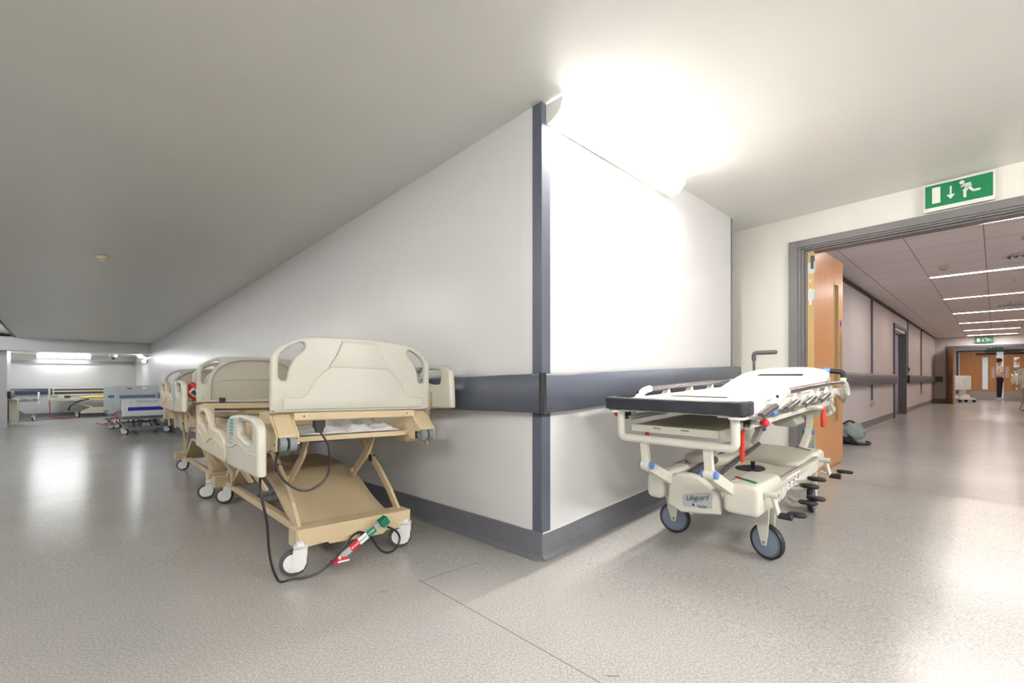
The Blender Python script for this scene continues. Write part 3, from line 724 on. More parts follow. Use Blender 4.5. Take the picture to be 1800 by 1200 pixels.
# ward beyond the lobby doors
g = G(KM); g.bb(18.45, 25.5, .6, .5, -.1, 2.6); g.bb(18.45, 25.5, -4.0, -3.9, -.1, 2.6); g.bb(25.4, 25.5, .6, -4.0, -.1, 2.6); st(g.out('wall_ward', wall_m))
g = G(KM); g.bb(18.45, 25.5, .6, -4.0, 2.45, 2.5); st(g.out('ceiling_ward', tile_m))
for i, s in enumerate((19.6, 21.4, 23.4)):
    r = thing('ward_light', '%s ceiling light seen through the gap of the lobby doors' % ['nearest', 'middle', 'furthest'][i], 'light', KM @ Matrix.Translation((s, -1.6, 2.44)))
    G().bb(-.3, .3, -.6, .6, -.01, .005).out('diffuser', ward_m, r)
    g = G(); g.bb(-.32, -.3, -.62, .62, -.02, .005); g.bb(.3, .32, -.62, .62, -.02, .005); g.bb(-.3, .3, -.62, -.6, -.02, .005); g.bb(-.3, .3, .6, .62, -.02, .005); g.out('bezel', white_m, r)

# people glimpsed through the lobby doors
def person(P, face, label, top, legs, hair, skirted=False, sc=1.0):
    z0 = P.z; o = thing('person', label, 'person', Matrix.Translation(P) @ Matrix.Rotation(face, 4, 'Z') @ Matrix.Scale(sc, 4))
    J = {'pel': (0, 0, .93, .135), 'wai': (0, .0, 1.08, .12), 'che': (0, 0, 1.28, .145), 'neck': (0, 0, 1.45, .055), 'hb': (0, -.01, 1.54, .075), 'ht': (0, -.01, 1.66, .085), 'hc': (0, -.005, 1.72, .06),
         'sl': (-.17, 0, 1.38, .06), 'el': (-.24, -.03, 1.13, .042), 'wl': (.02, -.21, 1.17, .03), 'fl': (.11, -.2, 1.20, .026),
         'sr': (.17, 0, 1.38, .06), 'er': (.24, -.03, 1.13, .042), 'wr': (-.02, -.17, 1.12, .03), 'fr': (-.11, -.17, 1.14, .026),
         'kl': (-.1, -.01, .5, .06), 'al': (-.1, .01, .09, .042), 'tl': (-.11, -.13, .035, .03), 'hl': (-.09, 0, .86, .09),
         'kr': (.1, -.01, .5, .06), 'ar': (.1, .01, .09, .042), 'tr': (.11, -.13, .035, .03), 'hr': (.09, 0, .86, .09)}
    names = list(J); E = [('pel', 'wai'), ('wai', 'che'), ('che', 'neck'), ('neck', 'hb'), ('hb', 'ht'), ('ht', 'hc'), ('che', 'sl'), ('sl', 'el'), ('el', 'wl'), ('wl', 'fl'), ('che', 'sr'), ('sr', 'er'), ('er', 'wr'), ('wr', 'fr'), ('pel', 'hl'), ('hl', 'kl'), ('kl', 'al'), ('al', 'tl'), ('pel', 'hr'), ('hr', 'kr'), ('kr', 'ar'), ('ar', 'tr')]
    def skin(nm, js, es, m, grow=0):
        js = [n for n in names if n in js]; me = bpy.data.meshes.new(nm); me.from_pydata([J[n][:3] for n in js], [(js.index(a), js.index(b)) for a, b in es if a in js and b in js], [])
        ob = bpy.data.objects.new(nm, me); COL.objects.link(ob); ob.modifiers.new('s', 'SKIN'); sd = ob.modifiers.new('ss', 'SUBSURF'); sd.levels = 2; sd.render_levels = 2
        for i, n in enumerate(js):
            r = J[n][3]+grow; wx = 1.25 if n in ('pel', 'wai', 'che') else 1; me.skin_vertices[0].data[i].radius = (r*wx, r*.9)
        me.skin_vertices[0].data[0].use_root = True
        dg = bpy.context.evaluated_depsgraph_get(); m2 = bpy.data.meshes.new_from_object(ob.evaluated_get(dg)); bpy.data.objects.remove(ob)
        m2.materials.clear(); m2.materials.append(m); m2.shade_smooth(); q = bpy.data.objects.new(nm, m2); COL.objects.link(q); q.parent = o; return q
    body = skin('body', set(names), E, skin_m)
    skin('top', {'pel', 'wai', 'che', 'sl', 'el', 'sr', 'er'}, E, top, .014)
    skin('trousers', {'pel', 'hl', 'kl', 'al', 'hr', 'kr', 'ar'}, E, legs, .012)
    g = G(); g.sph((0, .012, 1.665), .105, (.92, 1.05, 1.08)); g.out('hair', hair, o)
    g = G(); g.sph((0, -.098, 1.60), .012, (.8, 1, 1.4)); g.sph((-.03, -.084, 1.63), .008); g.sph((.03, -.084, 1.63), .008); g.box((0, -.086, 1.565), (.035, .008, .006)); g.out('face', skin_m, o)
    for s in (-1, 1): G().prism([(-.16, 0), (.05, 0), (.05, .07), (-.05, .07), (-.15, .04)], s*.1-.045, s*.1+.045, 'yz').out('shoe', cloth_w if not skirted else dark_m, o, bevel=.012)
    return o
def kground(s, q): p = kp(s, q); p.z = floor_z(p.x, p.y)+.001; return p
person(kground(19.1, 1.66), math.radians(60), 'person in white top and dark trousers standing in the gap between the lobby doors', cloth_w, cloth_n, hair_m)
person(kground(19.9, 2.17), math.radians(-70), 'person in dark clothes behind the right lobby door pane', cloth_n, cloth_n, hairg_m, True)

# ================================================================= BEIGE HOSPITAL BED
EM = [(-.396, .846), (-.31, .847), (-.285, .865), (-.265, .903), (-.24, .942), (-.205, .975), (-.17, .999), (-.145, 1.043), (-.12, 1.09), (-.10, 1.144)]
OUT = [(0, 1.165), (.1, 1.162), (.2, 1.158), (.262, 1.153), (.31, 1.143), (.36, 1.12), (.40, 1.092), (.425, 1.062), (.436, 1.03), (.436, .93), (.436, .81), (.432, .785), (.42, .776)]
HOLE = [(.358, .945), (.356, .975), (.347, 1.005), (.33, 1.04), (.307, 1.067), (.288, 1.088), (.281, 1.104), (.288, 1.119), (.303, 1.122), (.333, 1.108), (.367, 1.086), (.391, 1.062), (.402, 1.035), (.403, .99), (.402, .945), (.392, .931), (.369, .931)]
def castor(g, x, y, r=.062, yaw=0, cols=(tire_m, hub_m)):
    M0 = g.M; g.M = M0 @ Matrix.Translation((x, y, 0)) @ Matrix.Rotation(yaw, 4, 'Z')
    g.use(cols[0]).lathe([(r*.80, -.017), (r*.95, -.016), (r, -.009), (r, .009), (r*.95, .016), (r*.80, .017)], (0, 0, r), (1, 0, 0), 32)
    g.use(cols[1]).lathe([(.001, -.021), (r*.5, -.022), (r*.70, -.019), (r*.70, .019), (r*.5, .022), (.001, .021)], (0, 0, r), (1, 0, 0), 28)
    for s in (-1, 1): g.prism([(.0, r*2.2), (r*.95, r*2.2), (r*.95, r*1.0), (r*.75, r*.55), (r*.35, r*.35), (-r*.05, r*.5), (-r*.05, r*1.5)], s*.020, s*.027)
    g.bb(-.027, .027, 0, r*1.0, r*2.05, r*2.25); g.cyl((0, r*.45, r*2.2), (0, r*.45, r*2.5), .018, 12)
    g.M = M0
def cabletube(pts, r=.004): return G().tube(smooth(pts, 6, False), r, 8)
def bed(M, label, near=True, raise_rails=0, cords=True, name='hospital_bed', group='beige hospital beds', brake=True, L=2.05, col=None):
    R = thing(name, label, 'hospital bed', M, group)
    bm_ = col or board_m
    # near end board
    g = G(); g.use(bm_).mesh(plate(smooth(sym(OUT), 2), [HOLE, mir(HOLE)[::-1]], .034, .011))
    half = EM+[(0, 1.147)]
    hump = [(-.40, .79)]+EM+[(.10, 1.144)]+[(-x, z) for x, z in EM[::-1][1:]]+[(.40, .79)]
    me = plate([(x*.96, z) for x, z in hump], [], .014, .006, Matrix.Translation((0, -.0185, 0))); g.mesh(me)
    me = plate([(-.10, 1.135), (.10, 1.135), (.125, 1.07), (.168, 1.004), (-.168, 1.004), (-.125, 1.07)], [], .006, .0028, Matrix.Translation((0, -.0262, 0))); g.mesh(me)
    lab(g.out('end_board', bm_, R), 'moulded grip end board with a raised centre')
    # far end board with an arched recess on the inner face
    g = G(); d = Matrix.Translation((0, L, .03)); AR = [(0, 1.135), (.12, 1.128), (.22, 1.10), (.29, 1.05), (.325, .98), (.335, .9), (.335, .80), (0, .80)]
    arch = AR[:-1]+[(-x, z) for x, z in AR[:-1][::-1] if x > 0]
    g.use(bm_).mesh(plate(smooth(sym(OUT), 2), [HOLE, mir(HOLE)[::-1], arch], .034, .011, d))
    me = plate([(x*1.01, .98+(z-.98)*1.01) for x, z in arch], [], .012, .003, Matrix.Translation((0, L+.014, .03))); g.use(board2_m).mesh(me)
    g.use(bm_).tube([(-.29, L+.004, .98), (-.15, L+.002, 1.0), (0, L+.001, 1.005), (.15, L+.002, 1.0), (.29, L+.004, .98)], .003, 6)
    g.use(dark_m).bb(-.28, -.235, L-.022, L-.01, .808, .845); g.use(board2_m).bb(-.405, -.375, L-.020, L-.012, .83, .865)
    g.out('far_end_board', bm_, R)
    # upper frame
    g = G(); g.bb(-.33, .33, -.022, .012, .736, .775)
    for s in (-1, 1):
        g.prism([(.20, .775), (.03, .775), (-.09, .672), (-.09, .655), (-.03, .65), (-.03, .605), (.09, .60), (.20, .58)], s*.325, s*.335)
        g.prism([(.20, .775), (.03, .775), (-.09, .672), (-.09, .60), (.09, .60), (.20, .58)], s*.42, s*.43)
        g.prism([(.20, .775), (.03, .775), (-.09, .672), (-.09, .66), (.03, .763), (.2, .763)], s*.335, s*.42)
        g.bb(s*.335, s*.42, .08, .2, .58, .6)
        g.bb(s*.36, s*.40, .18, L-.05, .62, .70)
        g.bb(s*.33, s*.43, L-.14, L+.05, .60, .79)
    g.bb(-.40, .40, L-.03, L+.02, .755, .80); g.bb(-.36, .36, .04, .07, .625, .652); g.bb(-.36, .36, L-.3, L-.26, .64, .67); g.bb(-.36, .36, .9, .94, .64, .67)
    o = g.out('upper_frame', tan_m, R, bevel=.004)
    for s in (-1, 1):
        g = G()
        for k in (-.022, .022): g.use(roll_m).lathe([(.026, -.017), (.034, -.015), (.036, 0), (.034, .015), (.026, .017)], (s*.377+k, -.075, .632), (1, 0, 0), 24)
        g.use(dark_m).cyl((s*.377-.012, -.075, .632), (s*.377+.012, -.075, .632), .022, 16)
        g.use(steel_m).cyl((s*.377-.055, -.075, .632), (s*.377+.055, -.075, .632), .006, 10)
        g.out('wall_roller', roll_m, R)
    g = G(); g.use(dark_m)
    for x, z in ((-.285, .757), (-.262, .76), (.283, .757), (.262, .76)): g.cyl((x, -.0235, z), (x, -.0215, z), .004 if abs(x) > .27 else .0015, 10)
    for x in (-.20, -.05, .1): g.cyl((x, -.024, .128), (x, -.0215, .128), .0035, 8)
    g.out('screw', dark_m, R)
    # mattress platform
    g = G(); 
    for y0, y1 in ((.08, .50), (.53, 1.0), (1.03, 1.30), (1.33, L-.12)):
        g.bb(-.35, .35, y0, y1, .640, .650); g.bb(-.36, -.34, y0, y1, .63, .665); g.bb(.34, .36, y0, y1, .63, .665)
        for k in range(4): g.bb(-.30+.16*k, -.22+.16*k, y0+.04, y1-.04, .650, .655)
    g.out('mattress_platform', tan_m, R, bevel=.004)
    g = G(); g.use(dgrey_m).bb(-.22, .05, .25, .62, .60, .66); g.cyl((-.05, .5, .62), (-.05, 1.3, .5), .03, 14); g.bb(-.14, .16, .12, .2, .615, .63); g.use(blk_m).bb(.0, .12, .9, 1.2, .56, .64); g.use(steel_m).cyl((-.05, 1.2, .52), (-.05, 1.55, .45), .014, 12)
    g.out('actuator', dgrey_m, R)
    # lifting arms
    for s in (-1, 1):
        x = s*.19
        g = G(); p = fillet([(x, .20, .655), (x, .27, .53), (x, .50, .36)], .06, 4)
        for a, b in zip(p, p[1:]): g.bar(a, b, .014, .045, (0, .5, 1))
        g.cyl((x-.02, .48, .385), (x+.02, .48, .385), .014, 14); g.out('lift_arm', tan_m, R)
        g = G(); x = s*.275
        p = [(x, .05, .18), (x, .16, .29), (x, .30, .40), (x, .56, .56)]
        for a, b in zip(p, p[1:]): g.bar(a, b, .016, .04, (0, -1, 1))
        g.use(dark_m).box((x, .40, .46), (.03, .03, .04)); g.use(tan_m)
        g.ms = [tan_m, dark_m] if g.ms and g.ms[0] is tan_m else [tan_m, dark_m]; g.mi = [0]*18+[1]*6
        g.out('side_strut', tan_m, R)
        for y0, y1 in ((L-.08, L-.42),):
            g = G(); g.bar((s*.22, y0, .18), (s*.22, y1, .60), .016, .045); g.bar((s*.27, y0-.1, .6), (s*.27, y1-.1, .22), .014, .04); g.out('rear_strut', tan_m, R)
    prof = [(.07, .17), (.20, .19), (.36, .245), (.50, .31), (.65, .36), (.85, .395), (1.1, .41), (1.35, .405)]
    g = G(); pr = smooth(prof, 4, False)
    n = len(pr); vs = []; fs = []
    for y, z in pr:
        for x in (-.255, -.25, .0, .25, .255):
            vs.append((x, y, z+(0 if abs(x) < .252 else -.02)))
    for i in range(n-1):
        for j in range(4): fs.append((i*5+j, i*5+j+1, (i+1)*5+j+1, (i+1)*5+j))
    g.add(vs, fs); g.out('column_cover', tan_m, R, solid=.004, sharp=60)
    g = G(); g.prism([(1.35, .405), (1.75, .17), (1.70, .16), (1.3, .39)], -.25, .25); g.out('rear_cover', tan_m, R)
    # base
    g = G(); g.prism([(-.31, .205), (-.295, .12), (-.285, .118), (-.275, .10), (-.262, .118), (-.16, .122), (-.15, .11), (.14, .10), (.16, .115), (.275, .112), (.295, .118), (.31, .205)], -.024, -.018, 'xz')
    g.bb(-.31, .31, -.02, .10, .190, .205); g.bb(-.31, -.302, -.02, .10, .115, .2); g.bb(.302, .31, -.02, .10, .115, .2); g.bb(-.30, .30, .09, .10, .12, .2)
    for s in (-1, 1): g.bb(s*.20, s*.24, .1, L-.1, .13, .17)
    g.bb(-.32, .32, L-.14, L-.02, .13, .21)
    g.out('base_frame', tan_m, R, bevel=.006)
    for (x, y, yw) in ((-.325, -.03, 1.2+math.pi), (.255, -.0, .95+math.pi), (-.25, L-.14, 1.0+math.pi), (.27, L-.10, .4)):
        g = G(); castor(g, x, y, yaw=yw); g.out('castor', hub_m, R)
    if brake:
        g = G(); A, B_ = Vector((-.13, -.085, .045)), Vector((.115, -.085, .188)); d = (B_-A).normalized(); up = Vector((-d.z, 0, d.x))
        def seg(t0, t1, w, m, y=-.088, th=.006): 
            p0, p1 = A+(B_-A)*t0, A+(B_-A)*t1; g.use(m); g.prism([((p0+up*w).x, (p0+up*w).z), ((p1+up*w).x, (p1+up*w).z), ((p1-up*w).x, (p1-up*w).z), ((p0-up*w).x, (p0-up*w).z)], y, y+th, 'xz')
        seg(.07, .25, .016, whl_g); seg(.25, .43, .018, redk_m); seg(.43, .61, .018, whl_m); seg(.61, .79, .018, green_m); seg(.79, .9, .017, whl_g)
        ang = math.atan2(d.z, d.x)
        for tx, tt, m in (('BRAKE', .34, whl_m), ('NEUTRAL', .52, ink_m), ('STEER', .70, whl_m)):
            p_ = A+(B_-A)*tt
            me = text_mesh(tx, .0145 if tx != 'NEUTRAL' else .0105, 0, Matrix.Translation((p_.x, -.0892, p_.z)) @ Matrix.Rotation(-ang, 4, 'Y')); g.use(m).mesh(me)
        g.out('brake_label', whl_m, R)
        g = G(); g.use(redk_m).box((A.x+.0, -.10, A.z-.002), (.075, .045, .014), Matrix.Rotation(-.05, 3, 'Y')); g.use(whl_m).box((A.x+.01, -.1235, A.z-.002), (.06, .003, .008))
        g.out('brake_pedal', redk_m, R, bevel=.002)
        g = G(); g.use(green_m).box((B_.x-.012, -.10, B_.z+.002), (.045, .045, .04), Matrix.Rotation(-ang, 3, 'Y'));
        for k in range(5): g.box((B_.x-.012-.016*d.x+.008*k*d.x, -.1235, B_.z-.013+.008*k*d.z), (.003, .004, .036), Matrix.Rotation(-ang, 3, 'Y'))
        g.out('steer_pedal', green_m, R, bevel=.0015)
        g = G(); g.bar((-.13, -.078, .05), (.10, -.078, .18), .012, .012); g.bar((0, -.08, .12), (0, -.01, .14), .02, .02); g.out('pedal_lever', steel_m, R)
    # side rails (left = -x)
    dz = raise_rails
    RA = Matrix(((0, -1, 0, 0), (1, 0, 0, 0), (0, 0, 1, 0), (0, 0, 0, 1)))
    headr = smooth([(.47, .71), (.44, .735), (.40, .752), (.31, .762), (.20, .765), (.05, .765), (-.06, .755), (-.12, .73), (-.14, .70), (-.15, .60), (-.155, .52), (-.14, .503), (.0, .500), (.2, .499), (.42, .498), (.445, .51), (.455, .56), (.465, .64)], 2)
    hh_ = smooth([(.22, .735), (.10, .737), (-.01, .732), (-.045, .715), (-.04, .66), (-.02, .645), (.06, .645), (.13, .658), (.215, .67), (.232, .70)], 2)
    footr = smooth([(1.40, .70), (1.385, .74), (1.33, .775), (1.22, .787), (1.10, .78), (1.02, .755), (.97, .71), (.92, .675), (.80, .668), (.66, .66), (.57, .635), (.52, .59), (.508, .54), (.52, .505), (.60, .50), (.9, .508), (1.38, .52), (1.41, .54), (1.415, .63)], 2)
    fh = smooth([(1.33, .74), (1.22, .755), (1.10, .745), (1.02, .70), (1.0, .665), (1.05, .64), (1.13, .66), (1.22, .69), (1.31, .68), (1.345, .70)], 2)
    for s in (-1, 1):
        xx = .505*s
        if s == 1 and near and dz == 0: dz2 = .28; xx = .50
        else: dz2 = dz
        T_ = Matrix.Translation((xx, -.02, dz2)) @ RA
        g = G(); g.use(rail_w_m).mesh(plate(headr, [hh_[::-1]], .04, .014, T_))
        wave = [(.455, .60), (.38, .598), (.28, .606), (.19, .625), (.10, .618), (.0, .602), (-.14, .598)]
        wp = smooth([(xx+s*.021, y, z+dz2) for y, z in wave], 4, False); g.tube(wp, .005, 8)
        g.tube(smooth([(xx+s*.019, y, z+dz2) for y, z in [(.22, .64), (.15, .632), (.05, .615), (-.06, .61)]], 4, False), .004, 8)
        head = g.out('side_rail', rail_w_m, R, sharp=60)
        g = G(); g.use(teal_m)
        for i in range(3):
            for j in range(5): g.bb(xx+s*.019, xx+s*.0222, .285+.028*i, .305+.028*i, .735-.017*j+dz2-.006, .735-.017*j+dz2+.006)
        g.use(grey_m); 
        for j in range(3): g.bb(xx+s*.019, xx+s*.0215, .30, .36, .652-.016*j+dz2-.002, .652-.016*j+dz2+.002)
        g.out('button_panel', teal_m, head)
        g = G(); g.use(rail_t_m).mesh(plate(footr, [fh[::-1]], .04, .014, T_))
        g.tube(smooth([(xx+s*.021, y, z+dz2) for y, z in [(1.41, .63), (1.30, .635), (1.20, .615), (1.10, .578), (1.0, .572), (.9, .60), (.78, .615), (.66, .60), (.52, .575)]], 4, False), .005, 8)
        g.out('side_rail', rail_t_m, R, sharp=60)
        for y in (.05, .33, .75, 1.2):
            g = G()
            g.bar((xx-s*.02, y, .56+dz2), (s*.40, y-.04, .62 if dz2 else .63), .03, .015); 
            if dz2: g.bar((xx-s*.025, y, .60+dz2), (xx-s*.045, y, .56), .03, .012)
            else: g.bar((xx-s*.02, y, .50), (s*.42, y+.04, .40), .025, .012)
            g.out('rail_bracket', tan_m, R)
    if cords:
        g = G(); g.use(blk_m).bb(-.245, -.195, -.06, -.025, .70, .735); g.prism([(-.24, .70), (-.198, .70), (-.205, .675), (-.232, .675)], -.055, -.028, 'xz')
        g.tube(smooth([(-.218, -.05, .68), (-.188, -.08, .61), (-.18, -.08, .507), (-.2, -.08, .448), (-.259, -.08, .409), (-.317, -.08, .41), (-.373, -.07, .45), (-.404, -.05, .499), (-.411, -.03, .557), (-.38, .0, .63)], 5, False), .0055, 8)
        g.out('mains_lead', blk_m, R)
        g = cabletube([(-.46, .0, .52), (-.50, -.12, .47), (-.496, -.15, .40), (-.475, -.15, .30), (-.467, -.15, .2), (-.455, -.15, .12), (-.43, -.14, .05), (-.40, -.10, .012), (-.35, -.09, .008), (-.30, -.11, .008), (-.24, -.11, .012), (-.19, -.10, .03), (-.145, -.10, .07), (-.09, -.095, .125), (-.02, -.06, .148), (.045, -.06, .118), (.093, -.06, .045), (.134, -.07, .012), (.183, -.07, .016), (.222, -.06, .06), (.20, -.06, .11), (.155, -.04, .14)], .0055)
        g.out('call_lead', blk_m, R)
    return R
def bed_frame(y): # beds stand one behind the other along the white wall
    o = Vector((-.811, 2.4285, 0)); X = Vector((1.0825, 1, -.039)).normalized(); Z = X.cross(Vector((-.924, 1, -.044))).normalized(); Y = Z.cross(X)
    p = o+X*-.02+Y*y; return p, X, Y
p, X, Y = bed_frame(0); p.z += .002
bed1 = bed(frame(p, X, Y), 'beige hospital bed nearest the slate corner, plain end board facing out, plug hanging', True)
p, X, Y = bed_frame(2.25)
bed(frame(p, X, Y), 'beige hospital bed between the plug bed and the blue beds, side rails up', False, .23, cords=False, brake=False)

# things on the first bed
def loc(bedM, x, y, z): return bedM @ Vector((x, y, z))
BM = bed1.matrix_world.copy()
random.seed(3)
def bagfn(a, c):
    x = -.27+.56*a; y = .06+.28*c
    e = math.sin(math.pi*a)**.35*math.sin(math.pi*c)**.5
    z = .657+e*(.048+.022*math.sin(a*23+c*7)+.012*math.sin(a*51+1)+.01*math.sin(c*31+a*9))*(.5+.5*min(1, a*1.8))
    return (x, y, z)
g = G(); g.grid(bagfn, 60, 24)
o = g.out('plastic_bag', bagp_m, sharp=25, solid=.002); o.matrix_world = BM; tag(o, 'crumpled clear white polythene bag lying on the nearest bed, under its end board', 'plastic bag')
# red pouch hanging between the first two beds
RM = BM @ Matrix.Translation((-.44, 2.16, .90)) @ Matrix.Rotation(math.radians(0), 4, 'Y') @ Matrix.Rotation(math.radians(-32), 4, 'Z')
pouch = thing('red_pouch', 'red zipped pouch hanging by a clip from a beige end board', 'pouch', RM)
g = G(M=Matrix.Rotation(math.radians(42), 4, 'Y')); g.use(red_m).box((0, 0, 0), (.115, .05, .105))
g.out('body', mat('pouch_red', (.5, .012, .012), .5), pouch, bevel=.010, seg=3); 
g = G(M=Matrix.Rotation(math.radians(42), 4, 'Y')); g.bb(.004, .046, -.0312, -.024, -.014, .020); g.out('label_window', dgrey_m, pouch)
g = G(M=Matrix.Rotation(math.radians(42), 4, 'Y')); g.bb(-.012, .052, -.0302, -.0245, -.022, .028); g.out('white_panel', whl_m, pouch)
g = G(); g.cyl((.02, 0, .05), (.05, .0, .09), .008, 8); g.out('clip', steel_m, pouch)

# ================================================================= CREAM TRANSPORT TROLLEY
TM = frame((1.146, 2.543, .027), (.695, -.719, 0), (.719, .695, .0304))
T = thing('transport_trolley', 'cream patient transport trolley parked along the short wall with a black foot bumper', 'patient trolley', TM)
# deck and backrest
g = G(); g.use(deck_m)
def rrect(x0, x1, y0, y1, r, n=5):
    P = []
    for cx, cy, a0 in ((x1-r, y1-r, 0), (x0+r, y1-r, 90), (x0+r, y0+r, 180), (x1-r, y0+r, 270)):
        for i in range(n+1): a = math.radians(a0+90*i/n); P.append((cx+r*math.cos(a), cy+r*math.sin(a)))
    return P
XY = Matrix(((1, 0, 0, 0), (0, 0, 1, 0), (0, -1, 0, 0), (0, 0, 0, 1)))
def flat(outer, holes, th, bev, z, M=None):
    me = plate(outer, holes, th, bev); me.transform(Matrix(((1, 0, 0, 0), (0, 0, 1, 0), (0, 1, 0, 0), (0, 0, 0, 1))))
    me.transform(Matrix.Translation((0, 0, z)))
    if M: me.transform(M)
    return me
slot = [(-.225, -.19), (-.20, -.05), (.10, -.05), (.125, -.19)]
g.mesh(flat(rrect(-.315, .315, -.53, .845, .03), [slot[::-1]], .02, .006, .822))
g.out('deck', deck_m, T)
g = G(); g.mesh(flat([(-.30, -.5), (.30, -.5), (.30, 1.4), (-.30, 1.4)], [], .03, .003, .79)); g.bb(-.33, -.30, -.5, 1.45, .765, .815); g.bb(.30, .33, -.5, 1.45, .765, .815); g.out('deck_frame', cream_m, T)
BT = Matrix.Translation((0, .862, .825)) @ Matrix.Rotation(math.radians(12.5), 4, 'X')
bo = smooth([(-.305, .0), (-.30, .2), (-.29, .38), (-.255, .48), (-.18, .56), (-.10, .60), (0, .605), (.10, .60), (.18, .56), (.255, .48), (.29, .38), (.30, .2), (.305, 0)], 3, False)
sl2 = [(-.17, .33), (-.155, .395), (.125, .395), (.14, .33)]
g = G(); g.mesh(flat(bo, [sl2, [(-.24, .2), (-.23, .25), (-.222, .25), (-.232, .2)], [(.222, .2), (.232, .25), (.24, .25), (.232, .2)]], .022, .006, .0, BT)); g.out('backrest', deck_m, T)
g = G(M=BT); g.bb(-.29, .29, .02, .4, -.05, -.014); g.bb(-.2, .2, .31, .41, -.02, -.014); g.out('backrest_frame', mat('trolley_under', (.60, .58, .52), .4), T)
G(M=BT).bb(-.165, .135, .335, .39, -.004, .0085).out('slot_shade', dark_m, T); G().bb(-.205, .105, -.185, -.055, .818, .8295).out('slot_shade', dark_m, T)  # dark inlays set in the slots stand for the shade inside them
# bumper
bo = [(-.335, -.56), (.335, -.56), (.352, -.54), (.352, -.47), (.34, -.45), (.325, -.46), (.325, -.49), (.30, -.515), (-.30, -.515), (-.325, -.49), (-.325, -.46), (-.34, -.45), (-.352, -.47), (-.352, -.54)]
g = G(); g.prism(bo, .784, .845, 'xy'); g.out('foot_bumper', bump_m, T, bevel=.008, seg=3)
g = G()
for s in (-1, 1):
    g = G(); g.lathe([(.034, 0), (.038, .003), (.038, .012), (.030, .016)], (s*.30, -.515, .766), (0, 0, 1), 24); g.bb(s*.22, s*.30, -.53, -.50, .772, .784); g.out('bumper_foot', white_m, T)
# end U-frames
def uframe(y, s):
    g = G(); g.tube(fillet([(-.285, y, .78), (-.285, y, .635), (.285, y, .635), (.285, y, .78)], .03), .02, 14)
    for x in (-.16, .16): g.bar((x, y+.01, .635), (x, y+s*.03, .50), .036, .026)
    return g
uframe(-.5, 1).out('end_frame', cream_m, T); uframe(1.27, -1).out('end_frame', cream_m, T)
for y, s, y2 in ((-.47, 1, -.20), (1.24, -1, 1.02)):
    for x in (-.16, .16):
        g = G(); g.use(cream_m).bar((x+.0, y, .50), (x, y2, .37), .034, .05); g.cyl((x-.022, y, .50), (x+.022, y, .50), .024, 18)
        g.use(blue_m).cyl((x+.022, y, .50), (x+.036, y, .50), .019, 18); g.cyl((x-.036, y, .50), (x-.022, y, .50), .019, 18); g.out('lift_link', cream_m, T)
g = G()
for s in (-1, 1): g.bb(s*.275, s*.315, -.42, 1.2, .715, .74)
for s in (-1, 1):
    g.bar((s*.295, 1.15, .73), (s*.295, 1.29, .66), .035, .035); 
    for y in (-.4, .3, 1.0): g.bb(s*.28, s*.31, y, y+.04, .72, .79)
g.bb(-.3, .3, .95, 1.15, .70, .73)
g.out('chassis', cream_m, T, bevel=.004)
g = G(); g.prism([(.0, .63), (.14, .63), (.16, .58), (.13, .56), (.02, .565), (-.02, .60)], .95, 1.15, 'xz'); g.out('cassette_housing', mat('housing_grey', (.42, .43, .38), .4), T, bevel=.008)
# slide-out tray under the deck
g = G(); g.use(cream_m).bb(-.26, .19, -.44, -.425, .663, .698); g.bb(.175, .19, -.43, .45, .663, .696); g.bb(-.26, -.245, -.43, .45, .663, .696); g.use(grey_cr_m).bb(-.245, .175, -.425, .45, .685, .692); g.use(steel_m).bb(-.135, -.095, -.443, -.438, .684, .690); g.bb(.01, .05, -.443, -.438, .684, .690)
g.out('cassette_tray', cream_m, T)
# red levers and knobs
for (x, y, z0, z1) in ((-.26, -.28, .66, .52), (.24, -.28, .70, .535), (.40, .52, .745, .63)):
    g = G(); g.use(red_m).tube(fillet([(x, y, z0), (x+.004, y-.0, z0-.04), (x-.0, y, z1)], .02), [.011]*2+[.0115]*5+[.011], 10) if False else g.use(red_m).tube([(x, y, z0), (x, y, z0-.015), (x-.004, y, z0-.05), (x-.004, y, z1+.01), (x-.004, y, z1)], [.007, .011, .0115, .0115, .006], 12)
    g.use(cream_m).cyl((x-(.10 if x > .3 else .05)*(1 if x > 0 else -1), y, z0-.005), (x+.0, y, z0-.005), .012, 12); g.out('release_lever', red_m, T)
for x, s in ((-.365, -1), (.365, 1)):
    g = G(); g.use(steel_m).cyl((x-s*.06, -.40, .745), (x-s*.01, -.40, .745), .011, 12); g.use(dark_m).bb(x-s*.075, x-s*.05, -.42, -.38, .72, .79); g.use(redk_m).sph((x+s*.008, -.40, .745), .018); g.out('locking_knob', redk_m, T)
